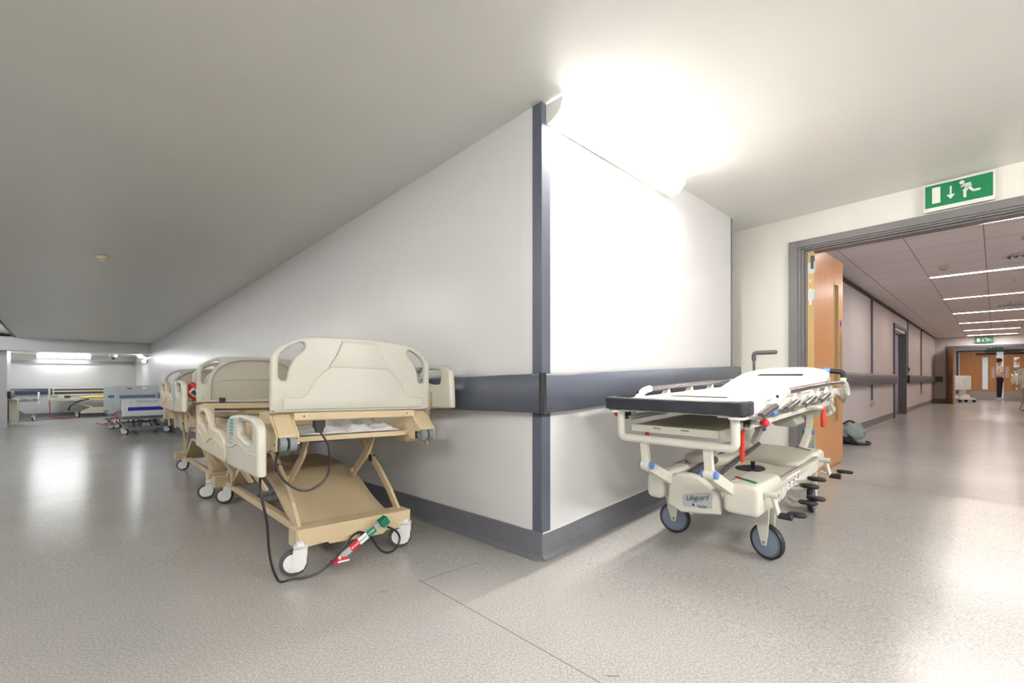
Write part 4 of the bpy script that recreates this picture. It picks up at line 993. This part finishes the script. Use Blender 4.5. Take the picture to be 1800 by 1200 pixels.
# folding side rails
for s in (-1, 1):
    g = G(); x = s*.365
    y0, y1 = (-.13, 1.25)
    g.use(purple_m).tube([(x, y0+.05, .862), (x, .3, .866), (x, .8, .866), (x, y1, .858)], .0165, 12); R_ = g.out('side_rail', purple_m, T)
    g = G(); g.tube(fillet([(x, y0+.07, .864), (x, y0, .855), (x-s*.01, y0-.11, .80)], .04), .021, 12); g.out('rail_end', cream_m, R_)
    g = G(); g.tube(fillet([(x, y1-.03, .860), (x, y1+.07, .84), (x, y1+.11, .77)], .04), .021, 12); g.out('rail_end', cream_m, R_)
    for k, y in enumerate((-.24, .12, .45, .79)):
        g = G(); g.use(cream_m); g.bar((x, y-.02, .795), (x, y+.05, .842), .03, .036) if k else None
        g.use(purple_m).tube([(x+s*.004, y-.20, .776), (x+s*.004, y+.0, .806)], .0150, 12)
        g.use(steel_m).bar((s*.33, y-.215, .772), (x+s*.012, y-.215, .772), .028, .018)
        g.use(dark_m).bb(x-.005, x+.005, y+.04, y+.05, .835, .855)
        g.out('rail_link', cream_m, R_)
    g = G(); g.use(steel_m).bar((x, 1.0, .79), (x, 1.25, .72), .012, .012); g.bar((x, 1.25, .72), (x, 1.36, .78), .012, .012); g.out('rail_stay', steel_m, R_)
    for y in (-.22, .72): G().cyl((s*.345, y, .768), (s*.345, y+.05, .768), .014, 12).out('blue_catch', blue_m, R_)
    g = G(); g.use(white_m).bb(s*.325, s*.335, -.42, 1.2, .775, .82); g.out('side_panel', white_m, T)
# push handles
g = G(); g.use(dgrey_m).tube([(-.26, 1.42, .80), (-.26, 1.42, 1.04)], .010, 10); g.tube(fillet([(-.26, 1.42, 1.02), (-.26, 1.42, 1.085), (-.10, 1.41, 1.085)], .025), .0165, 12); g.sph((-.10, 1.41, 1.085), .0165); g.out('push_handle', dgrey_m, T)
g = G(); g.use(blue_m).cyl((.215, 1.42, .935), (.26, 1.42, .935), .024, 14); g.use(dark_m).tube(fillet([(.24, 1.42, .935), (.335, 1.42, .925), (.335, 1.42, .875)], .03), .0175, 12); g.use(cream_m).cyl((.335, 1.42, .875), (.335, 1.42, .80), .014, 12); g.cyl((.335, 1.42, .885), (.335, 1.42, .865), .02, 14); g.out('push_handle', dark_m, T)
# moulded base
def base_prof(y):
    # (half width, top z)
    return None
bo = smooth([(-.285, -.19), (-.30, -.15), (-.305, .1), (-.30, .6), (-.27, .95), (-.2, 1.1), (0, 1.14), (.2, 1.1), (.27, .95), (.30, .6), (.305, .1), (.30, -.15), (.285, -.19), (.0, -.20)], 3)
g = G(); g.mesh(flat(bo, [], .03, .010, .365)); 
g.mesh(flat(smooth([(.02, .55), (.27, .5), (.28, .75), (.24, .98), (0, 1.08), (-.24, .98), (-.28, .75), (-.2, .6)], 3), [], .06, .028, .385))
g.mesh(flat(smooth([(-.30, .25), (-.06, .28), (-.03, .5), (-.08, .85), (-.2, .98), (-.28, .8)], 3), [], .08, .03, .40))
g.out('base_cover', grey_cr_m, T, sharp=50)
g = G(); g.mesh(flat(smooth([(.03, .24), (.12, .24), (.15, .33), (.10, .42), (.03, .40), (-.01, .32)], 3), [], .004, .001, .381)); g.use(dark_m); g.ms = [dark_m]; g.mi = [0]*len(g.f); g.bb(.07, .09, .33, .345, .38, .42); g.out('well', dark_m, T)
# front fascia: centre panel and the two castor housings, low side skirts
def shell(x0, x1, y0, y1, z0, z1, r, m, nm, taper=0):
    me = plate(rrect(x0, x1, z0, z1, r), [], abs(y1-y0), min(.022, abs(y1-y0)/2.2), Matrix.Translation((0, (y0+y1)/2, 0)))
    return G().use(m).mesh(me)
g = G(); g.mesh(plate([(-.165, .39), (-.15, .41), (-.10, .425), (-.05, .428), (.01, .415), (.06, .375), (.10, .34), (.105, .24), (.02, .225), (-.10, .21), (-.175, .245)], [], .05, .016, Matrix.Translation((0, -.205, 0)))); g.out('fascia', cream_m, T)
g = shell(.125, .295, -.235, .12, .262, .415, .03, cream_m, ''); g.out('castor_housing', cream_m, T)
g = shell(-.295, -.195, -.235, .12, .262, .40, .03, cream_m, ''); g.out('castor_housing', cream_m, T)
g = shell(.15, .285, .82, 1.10, .29, .41, .03, cream_m, ''); g.out('castor_housing', cream_m, T)
g = shell(-.285, -.15, .82, 1.10, .29, .41, .03, cream_m, ''); g.out('castor_housing', cream_m, T)
g = G(); 
for s in (-1, 1):
    g.prism([(.1, .40), (.1, .285), (.17, .295), (.19, .335), (.19, .385), (.42, .385), (.44, .32), (.50, .30), (.85, .31), (.85, .40)], s*.285, s*.30)
    g.bb(s*.285, s*.30, .1, .85, .38, .40)
g.out('side_skirt', cream_m, T, bevel=.004)
g = G(); g.use(whl_m).bb(.293, .302, .18, .43, .315, .388)
for yy in (.22, .30, .385):
    g.use(redk_m).bar((.303, yy-.012, .35), (.303, yy+.012, .375), .003, .004); g.use(dark_m).bar((.3032, yy-.010, .375), (.3032, yy+.012, .345), .003, .003); g.bb(.3025, .304, yy-.012, yy+.012, .335, .338)
g.out('instruction_panel', whl_m, T)
g = G(); g.use(red_m).bb(.135, .18, -.222, -.212, .4, .4)
g = G(M=Matrix.Translation((.20, -.13, .418)) @ Matrix.Rotation(math.radians(-30), 4, 'Z')); g.use(redk_m).bb(-.07, -.02, -.008, .008, -.002, .002); g.use(green_m).bb(-.02, .07, -.008, .008, -.002, .002); g.out('brake_strip', green_m, T)
g = G(M=Matrix.Translation((.18, 1.0, .417)) @ Matrix.Rotation(math.radians(-40), 4, 'Z')); g.use(redk_m).bb(-.07, -.01, -.008, .008, -.002, .002); g.use(green_m).bb(-.01, .07, -.008, .008, -.002, .002); g.out('brake_strip', green_m, T)
# name label on the fascia
g = G(); sk = [(-.078, .248), (.064, .265), (.070, .272), (.070, .343), (.060, .350), (-.078, .315), (-.086, .305), (-.086, .258)]
g.use(lbl_m).mesh(plate(sk, [], .003, .001, Matrix.Translation((0, -.231, 0))))
g.out('name_label', lbl_m, T)
g = G(); me = text_mesh('Lifeguard', .036, .35, Matrix.Translation((-.008, -.2332, .308)) @ Matrix.Rotation(-.23, 4, 'Y'), sp=.92); g.use(ink_m).mesh(me)
g.use(navy_m).bb(-.032, -.022, -.2338, -.2325, .262, .274); me = text_mesh('Huntleigh', .0115, 0, Matrix.Translation((.020, -.2332, .270)) @ Matrix.Rotation(-.08, 4, 'Y'), sp=1.15); g.use(ink_m).mesh(me)
me = text_mesh('HEALTHCARE', .006, 0, Matrix.Translation((.020, -.2332, .262)) @ Matrix.Rotation(-.08, 4, 'Y')); g.mesh(me)
g.use(mat('label_blue', (.03, .1, .3), .4)).tube([(-.035, -.233, .278), (.0, -.233, .290), (.03, -.233, .301), (.05, -.233, .306)], .0007, 5)
g.out('lettering', ink_m, T)
# large castors
def big_castor(x, y, yaw, r=.09):
    g = G(M=Matrix.Translation((x, y, 0)) @ Matrix.Rotation(yaw, 4, 'Z'))
    g.use(dark_m).lathe([(r*.86, -.016), (r*.97, -.014), (r, -.006), (r, .006), (r*.97, .014), (r*.86, .016)], (0, 0, r), (0, 1, 0), 40)
    g.use(wheelb_m).lathe([(.001, -.017), (r*.80, -.018), (r*.86, -.016), (r*.86, .016), (r*.80, .018), (.001, .017)], (0, 0, r), (0, 1, 0), 40)
    g.use(dark_m); 
    for s in (-1, 1): g.tube([(r*.81*math.cos(a*math.pi/16), s*.018, r+r*.81*math.sin(a*math.pi/16)) for a in range(32)], .0016, 6, closed=True)
    g.use(cream_m)
    for s in (-1, 1):
        g.prism([(-.055, r*3.1), (.03, r*3.1), (.022, r*1.5), (.012, r*.82), (-.012, r*.82), (-.035, r*1.7)], s*.022, s*.028, 'xz')
    g.bb(-.055, .03, -.028, .028, r*3.0, r*3.14); g.cyl((-.01, 0, r*3.1), (-.01, 0, r*3.5), .022, 14)
    g.use(steel_m).cyl((0, -.031, r), (0, .031, r), .008, 10)
    return g
for x, y, yw in ((-.255, .02, math.radians(8)), (.262, -.02, math.radians(-18)), (.235, .98, math.radians(94)), (-.235, .98, math.radians(20))):
    big_castor(x, y, yw).out('castor', wheelb_m, T)
# foot pedals
for y in (-.16, .90):
    g = G(); g.use(cream_m).cyl((.295, y, .372), (.355, y, .372), .015, 14); g.use(steel_m).cyl((.355, y, .372), (.357, y, .372), .008, 10); g.use(cream_m).bar((.33, y, .37), (.345, y+.03, .275), .016, .02); g.use(dark_m).tube([(.345, y+.035, .268), (.40, y+.035, .268), (.405, y+.035, .268)], [.016, .016, .012], 14); g.out('brake_pedal', cream_m, T)
for (x, y, z, dx) in ((.40, .20, .355, 0), (.41, .30, .375, 0), (.40, .17, .275, 0), (.42, .24, .285, 0), (.38, .05, .235, 0), (.42, .96, .30, 0)):
    g = G(); 
    g.use(dark_m).lathe([(.022, -.008), (.038, -.010), (.046, 0), (.038, .010), (.022, .008)], (x, y, z), (0, .15, 1), 24); g.use(red_m if z > .32 else steel_m).lathe([(.001, .004), (.018, .005), (.02, -.004)], (x, y, z), (0, .15, 1), 18)
    g.use(cream_m).tube(smooth([(.28, y+.06, z-.03), (.32, y+.03, z-.035), (x-.02, y, z-.014)], 4, False), .010, 8); g.out('foot_pedal', dark_m, T)
g = G(); g.use(dgrey_m).cyl((-.1, -.1, .395), (-.13, .7, .44), .022, 12); g.cyl((0.02, -.05, .39), (.0, .7, .47), .012, 10); g.out('gas_strut', dgrey_m, T)

# ================================================================= BLUE AND WHITE BEDS at the far left
def bbed(M, label, stripe, group=None, up=0, L=2.0):
    R = thing('hospital_bed', label, 'hospital bed', M, group)
    def board(y, z0, z1, m, nm, so=.12):
        g = G(); w = .44
        hole = rrect(-.19, .19, z1-.085, z1-.035, .02)
        g.use(lblue_m).mesh(plate(rrect(-w, w, z0, z1, .04), [hole[::-1]], .03, .01, Matrix.Translation((0, y, 0))))
        g.use(m).bb(-.34, .38, y-.017, y+.017, z0+so, z0+so+.08); return g.out(nm, lblue_m, R)
    board(0, .42+up*.3, .80+up*.3, stripe, 'foot_board'); board(L, .5, 1.07, stripel_m, 'head_board', .25)
    g = G(); g.bb(-.42, .42, .02, L-.03, .34+up, .37+up)
    for s in (-1, 1): g.bb(s*.40, s*.44, 0, L, .34+up, .40+up)
    g.out('upper_frame', grey_m, R)
    for k in range(8):
        G().bb(-.4, .4, .10+.22*k, .20+.22*k, .40+up, .42+up).out('slat', steel_m, R) if k < 8 else None
    g = G(); 
    for s in (-1, 1): g.bb(s*.33, s*.36, .1, L-.1, .14, .17); g.bar((s*.2, .3, .17), (s*.2, .8, .36+up), .03, .03); g.bar((s*.2, 1.2, .36+up), (s*.2, 1.7, .17), .03, .03)
    g.bb(-.42, .42, .08, .12, .13, .17); g.bb(-.42, .42, L-.12, L-.08, .13, .17); g.out('base_frame', grey_m, R)
    for x, y in ((-.38, .1), (.38, .1), (-.38, L-.1), (.38, L-.1)):
        g = G(); castor(g, x, y, .07, math.pi/2-.5, (dark_m, hub_m)); g.out('castor', hub_m, R)
    return R
def floor_at(p): p = p.copy(); p.z = floor_z(p.x, p.y)+.001; return p
b1o = floor_at(Vector((-8.02, 10.5, 0))-UA*0)
def bm(u, b, yaw=0):
    p = floor_at(hp(u, b)); Rz = Matrix.Rotation(yaw, 3, 'Z'); return Matrix.Translation(p) @ (Rz @ Matrix((UB, UA, Vector((0, 0, 1)))).transposed()).to_4x4()
bbed(bm(11.6, -.52), 'blue and white hospital bed with a dark violet stripe on its foot board', stripe_m, None)
bbed(bm(14.2, -.62), 'blue and white hospital bed half hidden behind the violet striped one', stripel_m, None)
bbed(bm(19.3, -2.5, math.radians(90)), 'grey bed with pale blue boards at the end wall, partly behind the left pier', stripel_m, None, up=.26)
# orange-red cable looped over the blue bed
g = G(bm(11.6, -.52)); g.tube(smooth([(-.30, 1.0, .45), (-.45, .8, .50), (-.52, .6, .42), (-.50, .4, .25), (-.62, .7, .2), (-.8, 1.2, .22)], 6, False), .012, 8)
o = tag(rebase(g.out('air_hose', cable_red), bm(11.6, -.52)), 'orange red hose looped over the left side of the violet striped bed', 'hose')
# cream bed side on against the end wall
def cream_side_bed(M, label):
    R = thing('hospital_bed', label, 'hospital bed', M, None); L = 2.25; c = mat('old_cream', (.62, .59, .46), .45)
    for x in (-.0, L): G().bb(x-.02, x+.02, -.42, .42, .42, 1.02).out('end_board', c, R, bevel=.008)
    for s in (-1, 1):
        g = G()
        for z in (.98, .88, .76): g.tube([(.06, s*.42, z), (L-.06, s*.42, z)], .015, 10)
        g.bar((.1, s*.42, .98), (.1, s*.42, .55), .03, .02); g.bar((L-.1, s*.42, .98), (L-.1, s*.42, .55), .03, .02); g.out('side_rail', c, R)
    g = G(); g.bb(.05, L-.05, -.4, .4, .58, .64); g.bar((.4, -.2, .6), (1.1, -.2, .3), .05, .05); g.bar((1.7, -.2, .6), (1.3, -.2, .3), .05, .05); g.out('upper_frame', c, R)
    g = G(); g.prism([(.75, .20), (1.0, .33), (2.05, .33), (2.1, .12), (.75, .12)], -.25, .25, 'xz'); g.out('base_cover', c, R)
    for x in (.68, 2.0):
        for s in (-.3, .3):
            g = G(); castor(g, x, s, .075, .6, (dark_m, c)); g.out('castor', c, R)
    g = G(); g.use(blk_m).tube(smooth([(.45, -.45, .25), (.50, -.46, .4), (.7, -.46, .55), (.95, -.46, .62)], 5, False), .022, 8); g.out('corrugated_hose', dgrey_m, R)
    g = G(); g.use(cable_red).tube(smooth([(.02, -.45, .6), (.02, -.46, .3), (.06, -.46, .05), (.3, -.46, .03), (.5, -.46, .06)], 5, False), .012, 8); g.out('mains_lead', cable_red, R)
    return R
CM = Matrix.Translation(floor_at(hp(19.95, -2.28))) @ Matrix((UB, UA, Vector((0, 0, 1)))).transposed().to_4x4()
cb = cream_side_bed(CM, 'cream bed with long rails standing side on against the far end wall')
g = G(); g.grid(lambda a, c: (.72+.9*a, -.3+.5*c, .665+.05*math.sin(3.1*a)*math.sin(3.1*c)+.01*math.sin(a*20+c*9)), 20, 10)
o = g.out('yellow_cover', yellow_m, solid=.01); o.matrix_world = CM; tag(o, 'crumpled yellow cover lying on the cream bed by the end wall', 'cover')
g = G(); g.use(whl_m).bb(.2, .34, -.3, .1, .66, .74); g.use(dgrey_m).bb(.36, .5, -.25, .15, .66, .73); o = g.out('folded_linen', whl_m, bevel=.01); o.matrix_world = CM; tag(o, 'white and grey folded items on the left end of the cream bed', 'linen')
# camera dome, conduit, wall vent box, left stub rail
p = hp(18.4, -.75); z = 1.70
cdm = thing('camera_dome', 'small security camera hanging from the far left ceiling', 'camera', Matrix.Translation((p.x, p.y, z)))
G().lathe([(.10, 0), (.10, -.09), (.08, -.11)], (0, 0, 0)).out('housing', whl_g, cdm); G().lathe([(.06, -.11), (.05, -.15), (.03, -.165), (.001, -.17)], (0, 0, 0)).out('lens_dome', dark_m, cdm)
g = G(); a, b = hp(20.5, -.2), hp(20.5, -1.3); g.tube([(a.x, a.y, 1.66), (b.x, b.y, 1.66)], .02, 8); tag(rebase(g.out('conduit', white_m), Matrix.Translation((a.x, a.y, 1.66))), 'white conduit running to the light on the far end wall', 'conduit')
g = G(); a, b = hp(20.52, -3.1), hp(20.52, -2.65); g.tube([(a.x, a.y, 1.60), (b.x, b.y, 1.60)], .035, 8); tag(rebase(g.out('tube_end', ivory_m), Matrix.Translation((a.x, a.y, 1.6))), 'cream fitting left of the light on the far end wall', 'light fitting')
crash('crash_rail', hp(16.6, -3.0), hp(17.76, -3.0), UB, crail_m, 'short dark crash rail on the pier at the left edge', None, n=4)
crash('crash_rail', hp(20.55, -.1), hp(20.55, -3.5), -UA, rail_m, 'slate crash rail on the far end wall behind the cream side-on bed', None, n=4)
VM = Matrix.Translation(floor_at(hp(17.35, -2.99))) @ Matrix((UA, -UB, Vector((0, 0, 1)))).transposed().to_4x4()
vb = thing('wall_heater', 'cream slatted heater box low on the pier at the left edge', 'heater', VM)
G().bb(-.45, .3, -.16, 0, .12, .74).out('casing', vent_m, vb, bevel=.01)
g = G()
for k in range(11): g.bb(.02, .28, -.168, -.16, .18+.048*k, .20+.048*k)
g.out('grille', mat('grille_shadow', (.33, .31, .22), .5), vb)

# ================================================================= corridor contents
def kgM(s, q, yaw=0): return Matrix.Translation(kground(s, q)) @ Matrix.Rotation(math.atan2(KC.y, KC.x)-math.pi/2+yaw, 4, 'Z')
bed(kgM(7.6, 2.42), 'nearest beige bed along the right side of the corridor, cut off by the picture edge', False, .23, cords=False, group='beige hospital beds along the corridor', brake=False)
bed(kgM(10.1, 2.40), 'further beige bed along the right side of the corridor', False, .23, cords=False, group='beige hospital beds along the corridor', brake=False)
cp = kground(15.2, .72)
cart = thing('treatment_couch', 'white panelled couch on a wheeled column behind the open orange door leaf', 'couch', Matrix.Translation(cp) @ Matrix.Rotation(-.1, 4, 'Z'))
me = plate(rrect(-.34, .26, .46, 1.0, .06), [], .07, .02); G().mesh(me).out('panel', white_m, cart)
g = G(); g.bb(-.12, .06, -.06, .06, .14, .48); g.bar((-.1, -.05, .46), (-.2, -.1, .16), .04, .04); g.out('column', grey_cr_m, cart)
g = G(); g.prism([(-.28, .10), (.28, .10), (.28, .15), (.1, .19), (.05, .30), (-.05, .30), (-.15, .19), (-.28, .17)], -.2, .2, 'xz'); g.out('base', white_m, cart, bevel=.01)
for x in (-.24, .24):
    for y in (-.17, .17):
        g = G(); castor(g, x, y, .045, .5, (dark_m, dark_m)); g.out('castor', dark_m, cart)
G().bb(.0, .03, -.045, -.034, .74, .76).out('latch', dark_m, cart)
# bag on the corridor floor behind the open door
bp_ = kground(-1.35, .22)
hb = thing('holdall', 'grey and black holdall slumped on the floor behind the open wooden door', 'bag', Matrix.Translation(bp_) @ Matrix.Rotation(math.atan2(KP.y, KP.x), 4, 'Z'))
random.seed(5)
def lump(c, r, sc, m, nm, amp=.12, zmin=.0):
    g = G(); g.sph((0, 0, 0), 1, n=28, m=18); o = []
    for v in g.v:
        v = Vector(v); f = 1+amp*(math.sin(v.x*7+v.z*5)*math.sin(v.y*6+1)+.5*math.sin(v.z*17+v.x*11)+.3*math.sin(v.y*23+v.z*13))
        q = Vector((c[0]+v.x*r*sc[0]*f, c[1]+v.y*r*sc[1]*f, c[2]+v.z*r*sc[2]*f)); q.z = max(zmin, q.z); o.append(tuple(q))
    g.v = o; return g.out(nm, m, hb, sharp=180)
lump((-.02, .03, .14), .14, (1.1, 1.1, 1.05), bag_g, 'body'); lump((-.12, -.02, .09), .11, (1.2, 1, .85), bag_d, 'side_pocket')
lump((.06, -.03, .05), .07, (1.3, .8, .6), bag_g, 'flap', .15)
g = G(); g.tube(smooth([(-.05, -.08, .2), (0, -.12, .12), (.08, -.12, .03), (.17, -.06, .02), (.19, .02, .03), (.12, .06, .05)], 6, False), .016, 8); g.tube(smooth([(-.1, 0, .26), (-.03, .02, .31), (.04, .03, .27)], 5, False), .014, 8); g.out('strap', bag_d, hb)
g = G(); g.prism([(-.03, .04), (.05, .03), (.0, .17)], -.125, -.115, 'xz'); g.out('mesh_pocket', bag_d, hb)
# scuffs on the floor: worn marks with shapes of their own
def scuff(px, py, L, w, yaw):
    d = CZ*F/(py-HY); x, y = (px-900)/F*d, d; z = floor_z(x, y)+.0006
    g = G(M=Matrix.Translation((x, y, z)) @ Matrix.Rotation(yaw, 4, 'Z')); n = 7
    pts = [(-L/2, 0), (-L*.2, w*.5), (L*.1, w*.35), (L/2, w*.1), (L*.25, -w*.4), (-L*.15, -w*.3)]
    g.prism(pts, 0, .0004, 'xy'); return g
scm = mat('scuff', (.10, .09, .08), .6)
for i, s in enumerate(((674, 1040, .03, .004, .05), (1076, 1188, .05, .006, -.05), (1365, 835+65, .03, .004, .3), (1558, 930, .03, .004, .2), (1057, 1047, .012, .006, .3), (1384, 1040, .015, .006, .3))):
    p_ = scuff(*s); tag(p_.out('scuff_mark', scm), ['dark scuff on the vinyl left of the seam fork', 'dark scuff beside the floor seam at the bottom edge', 'scuff on the vinyl right of the trolley', 'scuff on the floor before the corridor', 'small dark speck on the vinyl below the corner', 'small dark speck on the vinyl below the trolley wheel'][i], 'floor mark')
